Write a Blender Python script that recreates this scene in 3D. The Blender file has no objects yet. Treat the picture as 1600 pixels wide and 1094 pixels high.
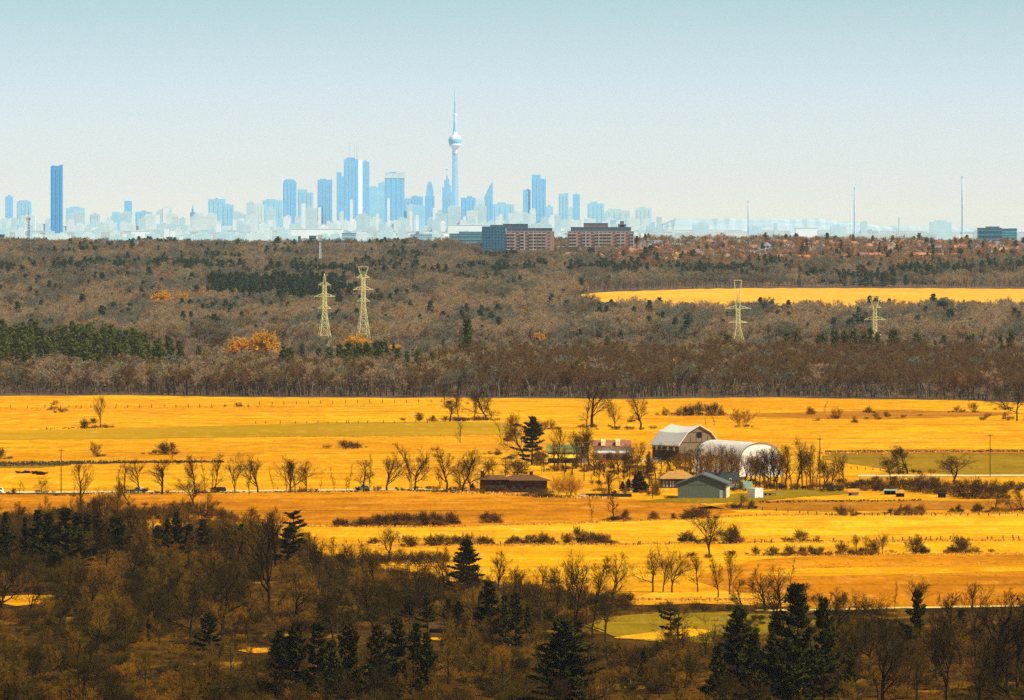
import bpy, math, random
import numpy as np
from mathutils import Vector, Matrix
R = random.Random(7)
SC = bpy.context.scene
COL = SC.collection
# ------------------------------------------------------------------ the lie of the land
K = 6.2e-5          # radians per pixel of a 1600 px wide telephoto frame
CAMZ = 90.0         # the viewpoint stands on an escarpment 90 m above the plain
YH = 330.0

def sst(a, b, x):
    t = min(1.0, max(0.0, (x - a) / (b - a))); return t * t * (3 - 2 * t)

def gz(x, y):
    z = 0.0
    if y < 420: z += 84 * (1 - sst(40, 400, y))
    if y > 6900:
        z += 46 * min(1.0, (y - 6900) / 5200.0) ** 1.12 * 1.0
        px = x / (K * y)
        z += 1.5 * sst(60, 330, px) * sst(10300, 12300, y)
        z += 2.2 * math.sin(x / 170.0 + y / 640.0) * sst(7000, 8500, y) * (1 - sst(12600, 14000, y))
        z -= (z + 6) * sst(12600, 20000, y)
    return z

def ground(px, py):
    """the ground point seen at that place of the frame"""
    m = (py - YH) * K; s = (px - 800) * K
    D = CAMZ / m
    if D > 6900:
        lo, hi = 6000.0, 13000.0
        f = lambda d: CAMZ - m * d - gz(s * d, d)
        d = lo
        while d < hi and f(d) > 0: d += 20
        D = min(d, hi)
    return Vector((s * D, D, gz(s * D, D)))

def at(px, D):
    x = (px - 800) * K * D
    return Vector((x, D, gz(x, D)))

def zat(py, D): return CAMZ - (py - YH) * K * D

# ------------------------------------------------------------------ object helpers
def tag(o, label=None, cat=None, group=None, kind=None):
    if label: o['label'] = label
    if cat: o['category'] = cat
    if group: o['group'] = group
    if kind: o['kind'] = kind
    return o

def link(name, me, parent=None, mat=None):
    o = bpy.data.objects.new(name, me); COL.objects.link(o)
    if mat is not None and me is not None and len(me.materials) == 0: me.materials.append(mat)
    if parent is not None: o.parent = parent
    return o

def thing(name, label, cat, loc=(0, 0, 0), rz=0.0, group=None):
    o = bpy.data.objects.new(name, None); COL.objects.link(o)
    o.empty_display_size = 1
    o.location = loc; o.rotation_euler = (0, 0, rz)
    return tag(o, label, cat, group)

class MB:
    def __init__(s): s.v = []; s.f = []; s.m = []; s.mi = 0
    def face(s, *idx): s.f.append(idx); s.m.append(s.mi)
    def box(s, x0, x1, y0, y1, z0, z1):
        n = len(s.v)
        s.v += [(x0,y0,z0),(x1,y0,z0),(x1,y1,z0),(x0,y1,z0),(x0,y0,z1),(x1,y0,z1),(x1,y1,z1),(x0,y1,z1)]
        for q in ((3,2,1,0),(4,5,6,7),(0,1,5,4),(1,2,6,5),(2,3,7,6),(3,0,4,7)): s.face(*[n+i for i in q])
        return s
    def tube(s, p, q, r0, r1, n=4, cap=False):
        p = Vector(p); q = Vector(q); d = q - p
        if d.length < 1e-6: return s
        a = d.orthogonal().normalized(); b = d.normalized().cross(a)
        k = len(s.v)
        for (c, r) in ((p, r0), (q, r1)):
            for i in range(n):
                t = 2 * math.pi * i / n
                w = c + (a * math.cos(t) + b * math.sin(t)) * r
                s.v.append(w[:])
        for i in range(n):
            j = (i + 1) % n; s.face(k+i, k+j, k+n+j, k+n+i)
        if cap: s.face(*[k+i for i in range(n)][::-1]); s.face(*[k+n+i for i in range(n)])
        return s
    def ribbon(s, p, q, w0, w1, rng):
        d = q - p
        a = d.cross(Vector((rng.gauss(0,1), rng.gauss(0,1), rng.gauss(0,1))))
        if a.length < 1e-6: return s
        a.normalize(); k = len(s.v)
        s.v += [(p-a*w0)[:], (p+a*w0)[:], (q+a*w1)[:], (q-a*w1)[:]]
        s.face(k, k+1, k+2, k+3); return s
    def quad(s, *pts):
        k = len(s.v); s.v += [tuple(p) for p in pts]; s.face(*range(k, k+len(pts))); return s
    def prism(s, poly, axis, a0, a1):
        """poly: list of (u, w) ; axis 'y': u=x, w=z extruded from y=a0 to a1; 'x': u=y ; 'z': u=x,w=y"""
        n = len(poly); k = len(s.v)
        for a in (a0, a1):
            for (u, w) in poly:
                s.v.append({'y': (u, a, w), 'x': (a, u, w), 'z': (u, w, a)}[axis])
        s.face(*range(k, k+n)); s.face(*range(k+2*n-1, k+n-1, -1))
        for i in range(n):
            j = (i+1) % n; s.face(k+j, k+i, k+n+i, k+n+j)
        return s
    def lathe(s, prof, n=16):
        k = len(s.v)
        for (r, z) in prof:
            for i in range(n):
                t = 2*math.pi*i/n; s.v.append((r*math.cos(t), r*math.sin(t), z))
        for a in range(len(prof)-1):
            for i in range(n):
                j = (i+1) % n; s.face(k+a*n+i, k+a*n+j, k+(a+1)*n+j, k+(a+1)*n+i)
        s.face(*[k+(len(prof)-1)*n+i for i in range(n)])
        return s
    def mesh(s, name, mats=(), smooth=False):
        me = bpy.data.meshes.new(name)
        me.from_pydata(s.v, [], s.f); me.update()
        for m in (mats if isinstance(mats, (list, tuple)) else [mats]): me.materials.append(m)
        if any(s.m): me.polygons.foreach_set('material_index', s.m)
        if smooth: me.polygons.foreach_set('use_smooth', [True]*len(s.f))
        return me
    def build(s, name, mat, parent=None, smooth=False, fix=True):
        me = s.mesh(name, mat, smooth)
        if fix and len(s.f) < 3000:
            import bmesh
            bm = bmesh.new(); bm.from_mesh(me); bmesh.ops.recalc_face_normals(bm, faces=bm.faces); bm.to_mesh(me); bm.free()
        return link(name, me, parent)

# ------------------------------------------------------------------ materials
def newmat(name):
    m = bpy.data.materials.new(name); m.use_nodes = True
    nt = m.node_tree; b = nt.nodes['Principled BSDF']
    b.inputs['Specular IOR Level'].default_value = 0.2
    b.inputs['Roughness'].default_value = 0.8
    return m, nt, b

def N(nt, t, **kw):
    n = nt.nodes.new(t)
    for k, v in kw.items():
        if k in n.inputs.keys() if hasattr(n, 'inputs') else False: n.inputs[k].default_value = v
        else: setattr(n, k, v)
    return n

def mix(nt, fac, a, b, blend='MIX'):
    n = nt.nodes.new('ShaderNodeMix'); n.data_type = 'RGBA'; n.blend_type = blend
    for sock, val in ((n.inputs[0], fac), (n.inputs[6], a), (n.inputs[7], b)):
        if hasattr(val, 'is_output') or hasattr(val, 'node'): nt.links.new(val, sock)
        elif isinstance(val, (int, float)): sock.default_value = val
        else: sock.default_value = (*val[:3], 1)
    return n.outputs[2]

def ramp(nt, src, lo, hi):
    n = nt.nodes.new('ShaderNodeMapRange'); n.inputs['From Min'].default_value = lo; n.inputs['From Max'].default_value = hi
    n.clamp = True; nt.links.new(src, n.inputs['Value']); return n.outputs['Result']

def noise(nt, coord, scale, detail=4, rough=.6, vec=(1,1,1), off=(0,0,0)):
    mp = nt.nodes.new('ShaderNodeMapping'); mp.inputs['Scale'].default_value = vec; mp.inputs['Location'].default_value = off
    nt.links.new(coord, mp.inputs['Vector'])
    n = nt.nodes.new('ShaderNodeTexNoise'); n.inputs['Scale'].default_value = scale
    n.inputs['Detail'].default_value = detail; n.inputs['Roughness'].default_value = rough
    nt.links.new(mp.outputs['Vector'], n.inputs['Vector'])
    return n.outputs['Fac']

def surf(name, col, var=.18, scale=1.0, rough=.85, spec=.05, metal=0.0, vec=(1,1,1), col2=None):
    """painted / weathered surface: colour varied by noise in object space"""
    m, nt, b = newmat(name)
    tc = nt.nodes.new('ShaderNodeTexCoord')
    f = noise(nt, tc.outputs['Object'], scale, 5, .65, vec)
    dark = col2 or tuple(c*(1-var*2) for c in col)
    c = mix(nt, ramp(nt, f, .32, .68), dark, tuple(min(1, c*(1+var*.6)) for c in col))
    nt.links.new(c, b.inputs['Base Color'])
    b.inputs['Roughness'].default_value = rough; b.inputs['Specular IOR Level'].default_value = spec
    b.inputs['Metallic'].default_value = metal
    return m

def twigmat(name, a, bcol, c=None, tr=0.0):
    """bark and twigs: each tree a little different, and varied along it; tr: light let through by thin twigs and needles"""
    m, nt, b = newmat(name)
    oi = nt.nodes.new('ShaderNodeObjectInfo'); tc = nt.nodes.new('ShaderNodeTexCoord')
    f = noise(nt, tc.outputs['Object'], .9, 4, .7)
    k = mix(nt, oi.outputs['Random'], a, bcol)
    k = mix(nt, ramp(nt, f, .35, .65), k, c or tuple(x*.55 for x in a))
    nt.links.new(k, b.inputs['Base Color']); b.inputs['Roughness'].default_value = .9
    b.inputs['Specular IOR Level'].default_value = 0
    if tr > 0:
        t = nt.nodes.new('ShaderNodeBsdfTranslucent'); nt.links.new(k, t.inputs['Color'])
        ms = nt.nodes.new('ShaderNodeMixShader'); ms.inputs[0].default_value = tr
        nt.links.new(b.outputs[0], ms.inputs[1]); nt.links.new(t.outputs[0], ms.inputs[2])
        nt.links.new(ms.outputs[0], nt.nodes['Material Output'].inputs['Surface'])
    return m

def fieldmat(name, light, mid, dark, seed=0, streak=1.0, spk=1.0, xs=1.0):
    m, nt, b = newmat(name)
    tc = nt.nodes.new('ShaderNodeTexCoord'); co = tc.outputs['Object']
    o = (seed*131.7, seed*77.1, 0)
    big = noise(nt, co, .006, 4, .6, (xs, .5, 1), o)
    med = noise(nt, co, .03, 6, .7, (.7*xs, .8, 1), o)
    fine = noise(nt, co, .8, 4, .75, (1.0, .06, 1), o)
    line = noise(nt, co, .05, 3, .6, (.08, 1.2, 1), o)
    c = mix(nt, ramp(nt, big, .36, .64), mid, light)
    mot = noise(nt, co, .10, 4, .65, (1.0*xs, .25, 1), (o[0]+90, o[1], 7))
    mq = nt.nodes.new('ShaderNodeMath'); mq.operation = 'MULTIPLY'; nt.links.new(ramp(nt, mot, .46, .66), mq.inputs[0]); mq.inputs[1].default_value = .72
    c = mix(nt, mq.outputs[0], c, tuple(x*.55+y*.45 for x, y in zip(mid, dark)))
    mot2 = noise(nt, co, .16, 3, .6, (1.0*xs, .2, 1), (o[0]-60, o[1]+40, 2))
    mq2 = nt.nodes.new('ShaderNodeMath'); mq2.operation = 'MULTIPLY'; nt.links.new(ramp(nt, mot2, .55, .72), mq2.inputs[0]); mq2.inputs[1].default_value = .6
    c = mix(nt, mq2.outputs[0], c, (min(.9, light[0]*1.1), light[1]*1.25, light[2]*3+.02))
    c = mix(nt, ramp(nt, med, .50, .72), c, tuple(x*.5+y*.5 for x, y in zip(mid, dark)))
    l2 = ramp(nt, line, .55, .70); 
    mm = nt.nodes.new('ShaderNodeMath'); mm.operation = 'MULTIPLY'; nt.links.new(l2, mm.inputs[0]); mm.inputs[1].default_value = .55*streak
    c = mix(nt, mm.outputs[0], c, dark)
    l3 = ramp(nt, noise(nt, co, .05, 3, .6, (.06, 1.5, 1), (o[0]+500, o[1], 3)), .60, .72)
    mm3 = nt.nodes.new('ShaderNodeMath'); mm3.operation = 'MULTIPLY'; nt.links.new(l3, mm3.inputs[0]); mm3.inputs[1].default_value = .5*streak
    c = mix(nt, mm3.outputs[0], c, tuple(min(.95, x*1.15+.02) for x in light))
    s2 = ramp(nt, fine, .52, .74)
    m2 = nt.nodes.new('ShaderNodeMath'); m2.operation = 'MULTIPLY'; nt.links.new(s2, m2.inputs[0]); m2.inputs[1].default_value = .6*spk
    c = mix(nt, m2.outputs[0], c, dark)
    nt.links.new(c, b.inputs['Base Color']); b.inputs['Roughness'].default_value = 1.0; b.inputs['Specular IOR Level'].default_value = 0
    bp = nt.nodes.new('ShaderNodeBump'); bp.inputs['Strength'].default_value = .35; bp.inputs['Distance'].default_value = .25
    nt.links.new(fine, bp.inputs['Height']); nt.links.new(bp.outputs['Normal'], b.inputs['Normal'])
    return m

ORD = ['first','second','third','fourth','fifth','sixth','seventh','eighth','ninth','tenth','eleventh','twelfth','thirteenth','fourteenth','fifteenth','sixteenth','seventeenth','eighteenth','nineteenth','twentieth','twenty-first','twenty-second','twenty-third','twenty-fourth','twenty-fifth','twenty-sixth','twenty-seventh','twenty-eighth','twenty-ninth','thirtieth'] + ['%d%s' % (i, {1:'st',2:'nd',3:'rd'}.get(i % 10, 'th')) for i in range(31, 150)]
SUN_E = 3.6; SKY_S = 0.10; SKY_ADO = (1.0, 0.4, 1.5); EXPOSURE = 0.9; DENOISE = False
HAZE_D = 0.62e-5; HAZE_COL = (.80, .89, .97, 1); HAZE_G = 0.0
NFW, NUG, N1, N2, N3, N4 = 560, 3300, 4400, 9500, 13500, 1900
# ------------------------------------------------------------------ trees: one mesh pair (trunk, crown) for each kind and variant
def rot_off(d, ang, rng):
    a = d.orthogonal().normalized(); a.rotate(Matrix.Rotation(rng.uniform(0, 2*math.pi), 3, d))
    e = d.copy(); e.rotate(Matrix.Rotation(ang, 3, a)); return e

def bare(seed, h, clear=.25, lead=.7, counts=(8,7,6,3), ang=(50,42,40,38), limb=.42, up=.10, wig=.22, r0=.022, far=False, stems=1, tw=.02, droop=0.0):
    rng = random.Random(seed); T = MB(); Cw = MB()
    L = len(counts)
    def grow(p, d, ln, r, lvl, top):
        nseg = 4 if lvl == 0 else (3 if lvl == 1 else 2)
        if far and lvl >= 2: nseg = 1
        if far and lvl == 1: nseg = 2
        pts = [p]; dirs = []; rr = [r]
        for s in range(nseg):
            g = up if lvl < L else up - droop
            d = (d + Vector((rng.gauss(0,wig), rng.gauss(0,wig), rng.gauss(0,wig)*.6 + g))).normalized() if lvl or s else d
            q = pts[-1] + d*ln/nseg
            rb = r*(1 - (.62 if lvl == 0 else .72)*(s+1)/nseg)
            mb = T if lvl <= 1 else Cw
            if lvl <= 1: mb.tube(pts[-1], q, rr[-1], rb, 5 if lvl == 0 else (3 if far else 4))
            elif lvl == L or far: mb.ribbon(pts[-1], q, max(rr[-1], tw), max(rb, tw*.6), rng)
            else: mb.tube(pts[-1], q, max(rr[-1], tw), max(rb, tw*.8), 3)
            pts.append(q); dirs.append(d); rr.append(rb)
        if lvl >= L: return
        n = counts[lvl]
        n = max(1, int(round(n*rng.uniform(.8, 1.2))))
        for i in range(n):
            t = (clear + (1-clear)*(i+rng.random())/n) if lvl == 0 else (.22 + .78*(i+rng.random())/n)
            t = min(.999, t)
            k = int(t*nseg); fr = t*nseg - k
            o = pts[k].lerp(pts[k+1], fr); ra = rr[k]*(1-fr)+rr[k+1]*fr
            a = math.radians(ang[lvl]*rng.uniform(.65, 1.3))
            if lvl == 0: a *= 1.15 - .75*t
            e = rot_off(dirs[k], a, rng)
            if lvl == 0:
                cl = h*limb*(1.1 - .55*((t-clear)/(1-clear+1e-6)))*rng.uniform(.75, 1.2)
            else: cl = ln*(.62 - .22*t)*rng.uniform(.7, 1.25)
            grow(o, e, cl, min(ra*.62, r*.5), lvl+1, False)
    for s in range(stems):
        if stems == 1: d = Vector((rng.gauss(0,.04), rng.gauss(0,.04), 1)).normalized(); p = Vector((0,0,-.15))
        else:
            a = rng.uniform(0, 6.28); tl = rng.uniform(.05, .75)
            d = Vector((math.cos(a)*tl, math.sin(a)*tl, 1)).normalized(); p = Vector((math.cos(a)*.3, math.sin(a)*.3, -.1))
        grow(p, d, h*lead*(1 if stems == 1 else rng.uniform(.45, 1)), h*r0*(1 if stems == 1 else .6), 0, True)
    zs = max(v[2] for v in Cw.v)
    k = h/zs
    for mb in (T, Cw): mb.v = [(x*k, y*k, z*k) for (x, y, z) in mb.v]
    return T, Cw

def conifer(seed, h, wid, base=.12, whorl=.055, nb=5, tufts=8, q=5, ts=.5, gap=.1, curve=.25, power=.85, far=False, irregular=.25):
    rng = random.Random(seed); T = MB(); Cw = MB()
    p = Vector((0,0,-.2)); n = 6; lean = Vector((rng.gauss(0,.012), rng.gauss(0,.012), 1))
    pts = [p + lean*(h+.2)*i/n for i in range(n+1)]
    for i in range(n): T.tube(pts[i], pts[i+1], h*.018*(1-i/n*.95)+.02, h*.018*(1-(i+1)/n*.95)+.02, 5)
    t = base
    side = [rng.uniform(1-irregular, 1+irregular) for _ in range(8)]
    while t < .985:
        prof = (1-t)**power
        if t < base+.18: prof *= .65 + .35*(t-base)/.18
        nbr = max(3, int(nb*rng.uniform(.8, 1.25)))
        a0 = rng.uniform(0, 6.28); lvl = rng.uniform(1-irregular, 1+irregular*.8)
        for b in range(nbr):
            if rng.random() < gap: continue
            a = a0 + 6.283*b/nbr + rng.gauss(0,.2)
            L = wid*prof*lvl*side[int(a/6.283*8) % 8]*rng.uniform(.7, 1.15) + .25
            el = math.radians(rng.uniform(-12, 10) + 38*t)
            o = Vector((0,0,h*t)) + Vector((lean.x, lean.y, 0))*h*t
            d = Vector((math.cos(a)*math.cos(el), math.sin(a)*math.cos(el), math.sin(el)))
            e = o + d*L + Vector((0,0,curve*L*.4))
            T.tube(o, e, max(.02, L*.016), .012, 3)
            nt = max(2, int(tufts*(L/wid)**.7 + 1))
            for k in range(nt):
                u = .25 + .75*(k+rng.random())/nt
                c = o + d*L*u + Vector((0,0,curve*L*.4*u*u))
                w = ts*(.55 + .75*(1-abs(u-.6)))*(1.0 if not far else 1)
                for j in range(q):
                    dd = (d*.9 + Vector((rng.gauss(0,.7), rng.gauss(0,.7), rng.gauss(0,.35)+.15))).normalized()
                    cc = c + Vector((rng.gauss(0,.35), rng.gauss(0,.35), rng.gauss(0,.16)))*w
                    Cw.ribbon(cc - dd*w*.5, cc + dd*w*.6, w*.26, w*.10, rng)
        t += whorl*rng.uniform(.75, 1.25)*(1.15 - .5*t)
    return T, Cw

M = {}
M['bark']   = twigmat('bark_brown', (.022,.013,.005), (.120,.080,.022), (.015,.009,.004))
M['twig']   = twigmat('twigs_brown', (.200,.105,.022), (.110,.060,.014), tr=.35)
M['twigw']  = twigmat('twigs_wood_floor', (.380,.185,.010), (.085,.046,.004), tr=.4)
M['twigo']  = twigmat('twigs_orange', (.88,.50,.025), (.78,.40,.016), (.62,.29,.012), tr=.45)
M['twigb']  = twigmat('twigs_bush', (.170,.088,.016), (.085,.046,.010), tr=.3)
M['twigk']  = twigmat('twigs_olive_dark', (.130,.080,.007), (.040,.028,.004), tr=.35)
M['twigd']  = twigmat('twigs_dark', (.070,.039,.008), (.030,.018,.005), tr=.15)
M['twigr']  = twigmat('twigs_russet', (.500,.215,.010), (.24,.110,.007), tr=.4)
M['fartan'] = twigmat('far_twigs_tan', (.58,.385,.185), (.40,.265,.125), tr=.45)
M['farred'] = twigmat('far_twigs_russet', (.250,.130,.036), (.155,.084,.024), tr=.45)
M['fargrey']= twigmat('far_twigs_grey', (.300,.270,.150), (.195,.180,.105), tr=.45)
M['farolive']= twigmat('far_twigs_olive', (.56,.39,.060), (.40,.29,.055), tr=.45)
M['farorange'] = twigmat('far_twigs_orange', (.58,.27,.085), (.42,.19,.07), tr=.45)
M['farbark']= twigmat('far_bark', (.15,.10,.06), (.09,.062,.042))
M['needle'] = twigmat('needles_dark', (.015,.015,.0025), (.009,.010,.0018), (.070,.058,.006), tr=.2)
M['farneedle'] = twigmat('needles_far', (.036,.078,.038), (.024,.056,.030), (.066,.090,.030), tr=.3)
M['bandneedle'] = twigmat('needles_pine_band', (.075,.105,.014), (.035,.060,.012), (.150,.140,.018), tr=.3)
M['pbark']  = twigmat('bark_pine', (.060,.034,.012), (.035,.021,.008))

KINDS = {}   # kind -> list of dict(t=mesh, c=mesh, h=height, w=...)
def reg(kind, gen, tm, cm):
    out = []
    for i, (T, Cw, h) in enumerate(gen):
        xs = np.array([v[:2] for v in Cw.v]); w = float(np.percentile(np.abs(xs[:,0]), 96)*2)
        out.append(dict(t=T.mesh(kind+'_trunk', M[tm] if tm in M else tm), c=Cw.mesh(kind+'_crown', M[cm]), h=h, w=w, obj=None))
    KINDS[kind] = out

def gb(n, seed, h, **kw): return [(*bare(seed+i, h, **kw), h) for i in range(n)]
def gc(n, seed, h, w, **kw): return [(*conifer(seed+i, h, w, **kw), h) for i in range(n)]
reg('tree',    gb(5, 10, 14, clear=.22, lead=.78, counts=(11,7,6,4), r0=.026), 'bark', 'twigd')
reg('oak',     gb(4, 30, 13, clear=.26, lead=.55, counts=(9,8,6,4), ang=(72,45,42,40), limb=.55, wig=.28, up=.09, r0=.028), 'bark', 'twigd')
reg('slender', gb(4, 50, 14, clear=.12, lead=.95, counts=(15,5,4,2), ang=(48,40,36,34), limb=.17, up=.10, r0=.013), 'bark', 'twigd')
reg('vase',    gb(4, 70, 13, clear=.18, lead=.55, counts=(9,7,6,4), ang=(38,30,34,36), limb=.66, up=.12, r0=.028), 'bark', 'twigd')
reg('wood',    gb(5, 90, 13, clear=.30, lead=.85, counts=(10,6,6,4), ang=(46,40,38,36), limb=.34), 'bark', 'twigw')
reg('bush',    gb(8, 110, 4.5, stems=10, clear=.05, lead=.66, counts=(7,5,5), ang=(46,44,42), limb=.44, wig=.34, r0=.013, tw=.018), 'bark', 'twigb')
reg('brush',   gb(4, 120, 3.2, stems=12, clear=.12, lead=.8, counts=(5,4,4), ang=(30,36,38), limb=.42, r0=.009, tw=.018), 'bark', 'twigr')
reg('darkbrush', gb(3, 125, 3.2, stems=11, clear=.12, lead=.8, counts=(5,5,4), ang=(30,36,38), limb=.42, r0=.009, tw=.018), 'bark', 'twigk')
reg('willow',  gb(3, 130, 8, stems=8, clear=.15, lead=.75, counts=(8,7,6), ang=(34,32,34), limb=.45, r0=.012, tw=.03), 'bark', 'twigo')
FK = dict(clear=.28, lead=.8, counts=(8,6,7), ang=(48,42,42), limb=.36, far=True, tw=.075, up=.12)
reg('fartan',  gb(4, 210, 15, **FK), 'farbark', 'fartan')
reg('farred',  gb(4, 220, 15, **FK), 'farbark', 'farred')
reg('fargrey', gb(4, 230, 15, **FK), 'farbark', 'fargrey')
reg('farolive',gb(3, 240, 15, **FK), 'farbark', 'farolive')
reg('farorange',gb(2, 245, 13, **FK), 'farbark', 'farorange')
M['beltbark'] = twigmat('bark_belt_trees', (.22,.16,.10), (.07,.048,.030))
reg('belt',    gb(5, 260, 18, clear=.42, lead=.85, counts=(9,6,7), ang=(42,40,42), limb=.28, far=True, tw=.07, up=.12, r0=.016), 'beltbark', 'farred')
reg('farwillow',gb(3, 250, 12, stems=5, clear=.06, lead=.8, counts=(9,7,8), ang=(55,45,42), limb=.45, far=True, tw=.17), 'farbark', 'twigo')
reg('spruce',  gc(3, 310, 15, 4.6, base=.05, nb=6, tufts=11, q=6, ts=.62, gap=.06, power=.95), 'pbark', 'needle')
reg('pine',    gc(6, 320, 16, 4.8, base=.10, whorl=.085, nb=6, tufts=11, q=8, ts=.70, gap=.14, power=.80, irregular=.42, curve=.5), 'pbark', 'needle')
reg('ragged',  gc(2, 340, 14, 3.6, base=.25, whorl=.12, nb=3, tufts=9, q=7, ts=.55, gap=.18, power=.4, irregular=.45, curve=.15), 'pbark', 'needle')
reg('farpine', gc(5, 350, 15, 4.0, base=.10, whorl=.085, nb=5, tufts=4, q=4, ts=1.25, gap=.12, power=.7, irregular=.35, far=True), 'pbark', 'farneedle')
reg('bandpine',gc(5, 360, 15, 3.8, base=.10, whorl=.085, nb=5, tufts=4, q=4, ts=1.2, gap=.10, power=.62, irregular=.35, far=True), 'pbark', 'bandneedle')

def place(kind, name, loc, h, label, cat, group=None, v=None, w=None, rz=None, trunk='trunk', crown='crown'):
    lst = KINDS[kind]
    p = lst[R.randrange(len(lst)) if v is None else v % len(lst)]
    root = thing(name, label, cat, loc, R.uniform(0, 6.28) if rz is None else rz, group)
    s = h/p['h']; sx = s if w is None else s*max(.7, min(1.7, w/(p['w']*s)))
    root.scale = (sx, sx, s)
    a = link(trunk, p['t'], root); b = link(crown, p['c'], root)
    if p['obj'] is None: p['obj'] = (a, b)
    return root

FEET = []
def tree(kind, name, px, yb, yt, label, cat='bare tree', group=None, w=None, v=None, D=None):
    g = ground(px, yb) if D is None else at(px, D)
    h = (g.z - zat(yt, g.y)) * -1
    if kind in ('bush', 'brush', 'oak', 'tree') and 625 < yb < 880: FEET.append((g.x, g.y, g.z, h, (w or 14)*K*g.y))
    return place(kind, name, g, h, label, cat, group, v, None if w is None else w*K*g.y)

def row(kind, name, cat, what, where, group, items, **kw):
    items = sorted(items)
    for i, it in enumerate(items):
        if len(items) == 1: lab = '%s %s' % (what, where)
        elif i == len(items)-1: lab = 'rightmost %s %s' % (what, where)
        else: lab = '%s-from-left %s %s' % (ORD[i], what, where)
        k = it[4] if len(it) > 4 and it[4] else kind
        tree(k, name, it[0], it[1], it[2], lab, cat, group, w=it[3] if len(it) > 3 else None, **kw)

# ---- masses nobody could count: one object each, its copies drawn by geometry nodes
def scatter(name, label, pts, kinds, group=None):
    """pts: (x, y, z, scale_xy, scale_z, rot, kind index)"""
    protos = []; base = []
    for k in kinds:
        base.append(len(protos)); protos += [p for p in KINDS[k]]
    nk = [len(KINDS[k]) for k in kinds]
    a = np.array(pts, dtype=np.float64); n = len(a)
    rs = np.random.RandomState(len(name)*7 + n)
    var = np.array([base[int(k)] + rs.randint(nk[int(k)]) for k in a[:,6]], dtype=np.int32)
    hs = np.array([p['h'] for p in protos])
    me = bpy.data.meshes.new(name); me.vertices.add(n)
    me.vertices.foreach_set('co', a[:, :3].astype(np.float32).ravel())
    at1 = me.attributes.new('scl', 'FLOAT_VECTOR', 'POINT')
    s = np.stack([a[:,3]/hs[var], a[:,3]/hs[var], a[:,4]/hs[var]], 1)
    at1.data.foreach_set('vector', s.astype(np.float32).ravel())
    at2 = me.attributes.new('rot', 'FLOAT_VECTOR', 'POINT')
    at2.data.foreach_set('vector', np.stack([a[:,5]*0, a[:,5]*0, a[:,5]], 1).astype(np.float32).ravel())
    at3 = me.attributes.new('var', 'INT', 'POINT'); at3.data.foreach_set('value', var)
    o = link(name, me); tag(o, label, None, group, 'stuff')
    ng = bpy.data.node_groups.new(name + '_nodes', 'GeometryNodeTree')
    ng.interface.new_socket('Geometry', in_out='INPUT', socket_type='NodeSocketGeometry')
    ng.interface.new_socket('Geometry', in_out='OUTPUT', socket_type='NodeSocketGeometry')
    nn = ng.nodes; lk = ng.links.new
    gi = nn.new('NodeGroupInput'); go = nn.new('NodeGroupOutput'); join = nn.new('GeometryNodeJoinGeometry')
    def attr(nm, ty):
        q = nn.new('GeometryNodeInputNamedAttribute'); q.data_type = ty; q.inputs['Name'].default_value = nm; return q.outputs['Attribute']
    sv = attr('scl', 'FLOAT_VECTOR'); rv = attr('rot', 'FLOAT_VECTOR'); vv = attr('var', 'INT')
    e2r = nn.new('FunctionNodeEulerToRotation'); lk(rv, e2r.inputs[0])
    for i, p in enumerate(protos):
        if not (var == i).any(): continue
        if p['obj'] is None: raise RuntimeError('no standing example for ' + name + ' %d' % i)
        j = nn.new('GeometryNodeJoinGeometry')
        for ob in p['obj']:
            q = nn.new('GeometryNodeObjectInfo'); q.transform_space = 'ORIGINAL'; q.inputs['Object'].default_value = ob
            lk(q.outputs['Geometry'], j.inputs[0])
        g2i = nn.new('GeometryNodeGeometryToInstance'); lk(j.outputs[0], g2i.inputs[0])
        cmp = nn.new('FunctionNodeCompare'); cmp.data_type = 'INT'; cmp.operation = 'EQUAL'
        lk(vv, cmp.inputs[2]); cmp.inputs[3].default_value = i
        ip = nn.new('GeometryNodeInstanceOnPoints')
        lk(gi.outputs[0], ip.inputs['Points']); lk(cmp.outputs[0], ip.inputs['Selection']); lk(g2i.outputs[0], ip.inputs['Instance'])
        lk(e2r.outputs[0], ip.inputs['Rotation']); lk(sv, ip.inputs['Scale'])
        lk(ip.outputs[0], join.inputs[0])
    lk(join.outputs[0], go.inputs[0])
    md = o.modifiers.new('copies', 'NODES'); md.node_group = ng
    return o
# ------------------------------------------------------------------ camera, light, sky, air
SC.render.engine = 'CYCLES'
cy = SC.cycles
cy.max_bounces = 4; cy.diffuse_bounces = 3; cy.glossy_bounces = 1; cy.transmission_bounces = 2; cy.transparent_max_bounces = 4; cy.volume_bounces = 1
cy.use_adaptive_sampling = False
cy.use_denoising = DENOISE
try: cy.denoising_input_passes = 'RGB_ALBEDO_NORMAL'
except Exception: pass
cy.sample_clamp_indirect = 4
SC.render.use_persistent_data = False
SC.view_settings.view_transform = 'Standard'; SC.view_settings.look = 'None'; SC.view_settings.gamma = 1
SC.view_settings.exposure = EXPOSURE

cam = bpy.data.cameras.new('camera'); co = bpy.data.objects.new('camera', cam); COL.objects.link(co)
co.location = (0, 0, CAMZ); co.rotation_euler = (math.pi/2, 0, 0)
cam.sensor_width = 36; cam.lens = 36/(1600*K); cam.shift_y = -(547-YH)/1600
cam.clip_start = 1; cam.clip_end = 200000
SC.camera = co

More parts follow.
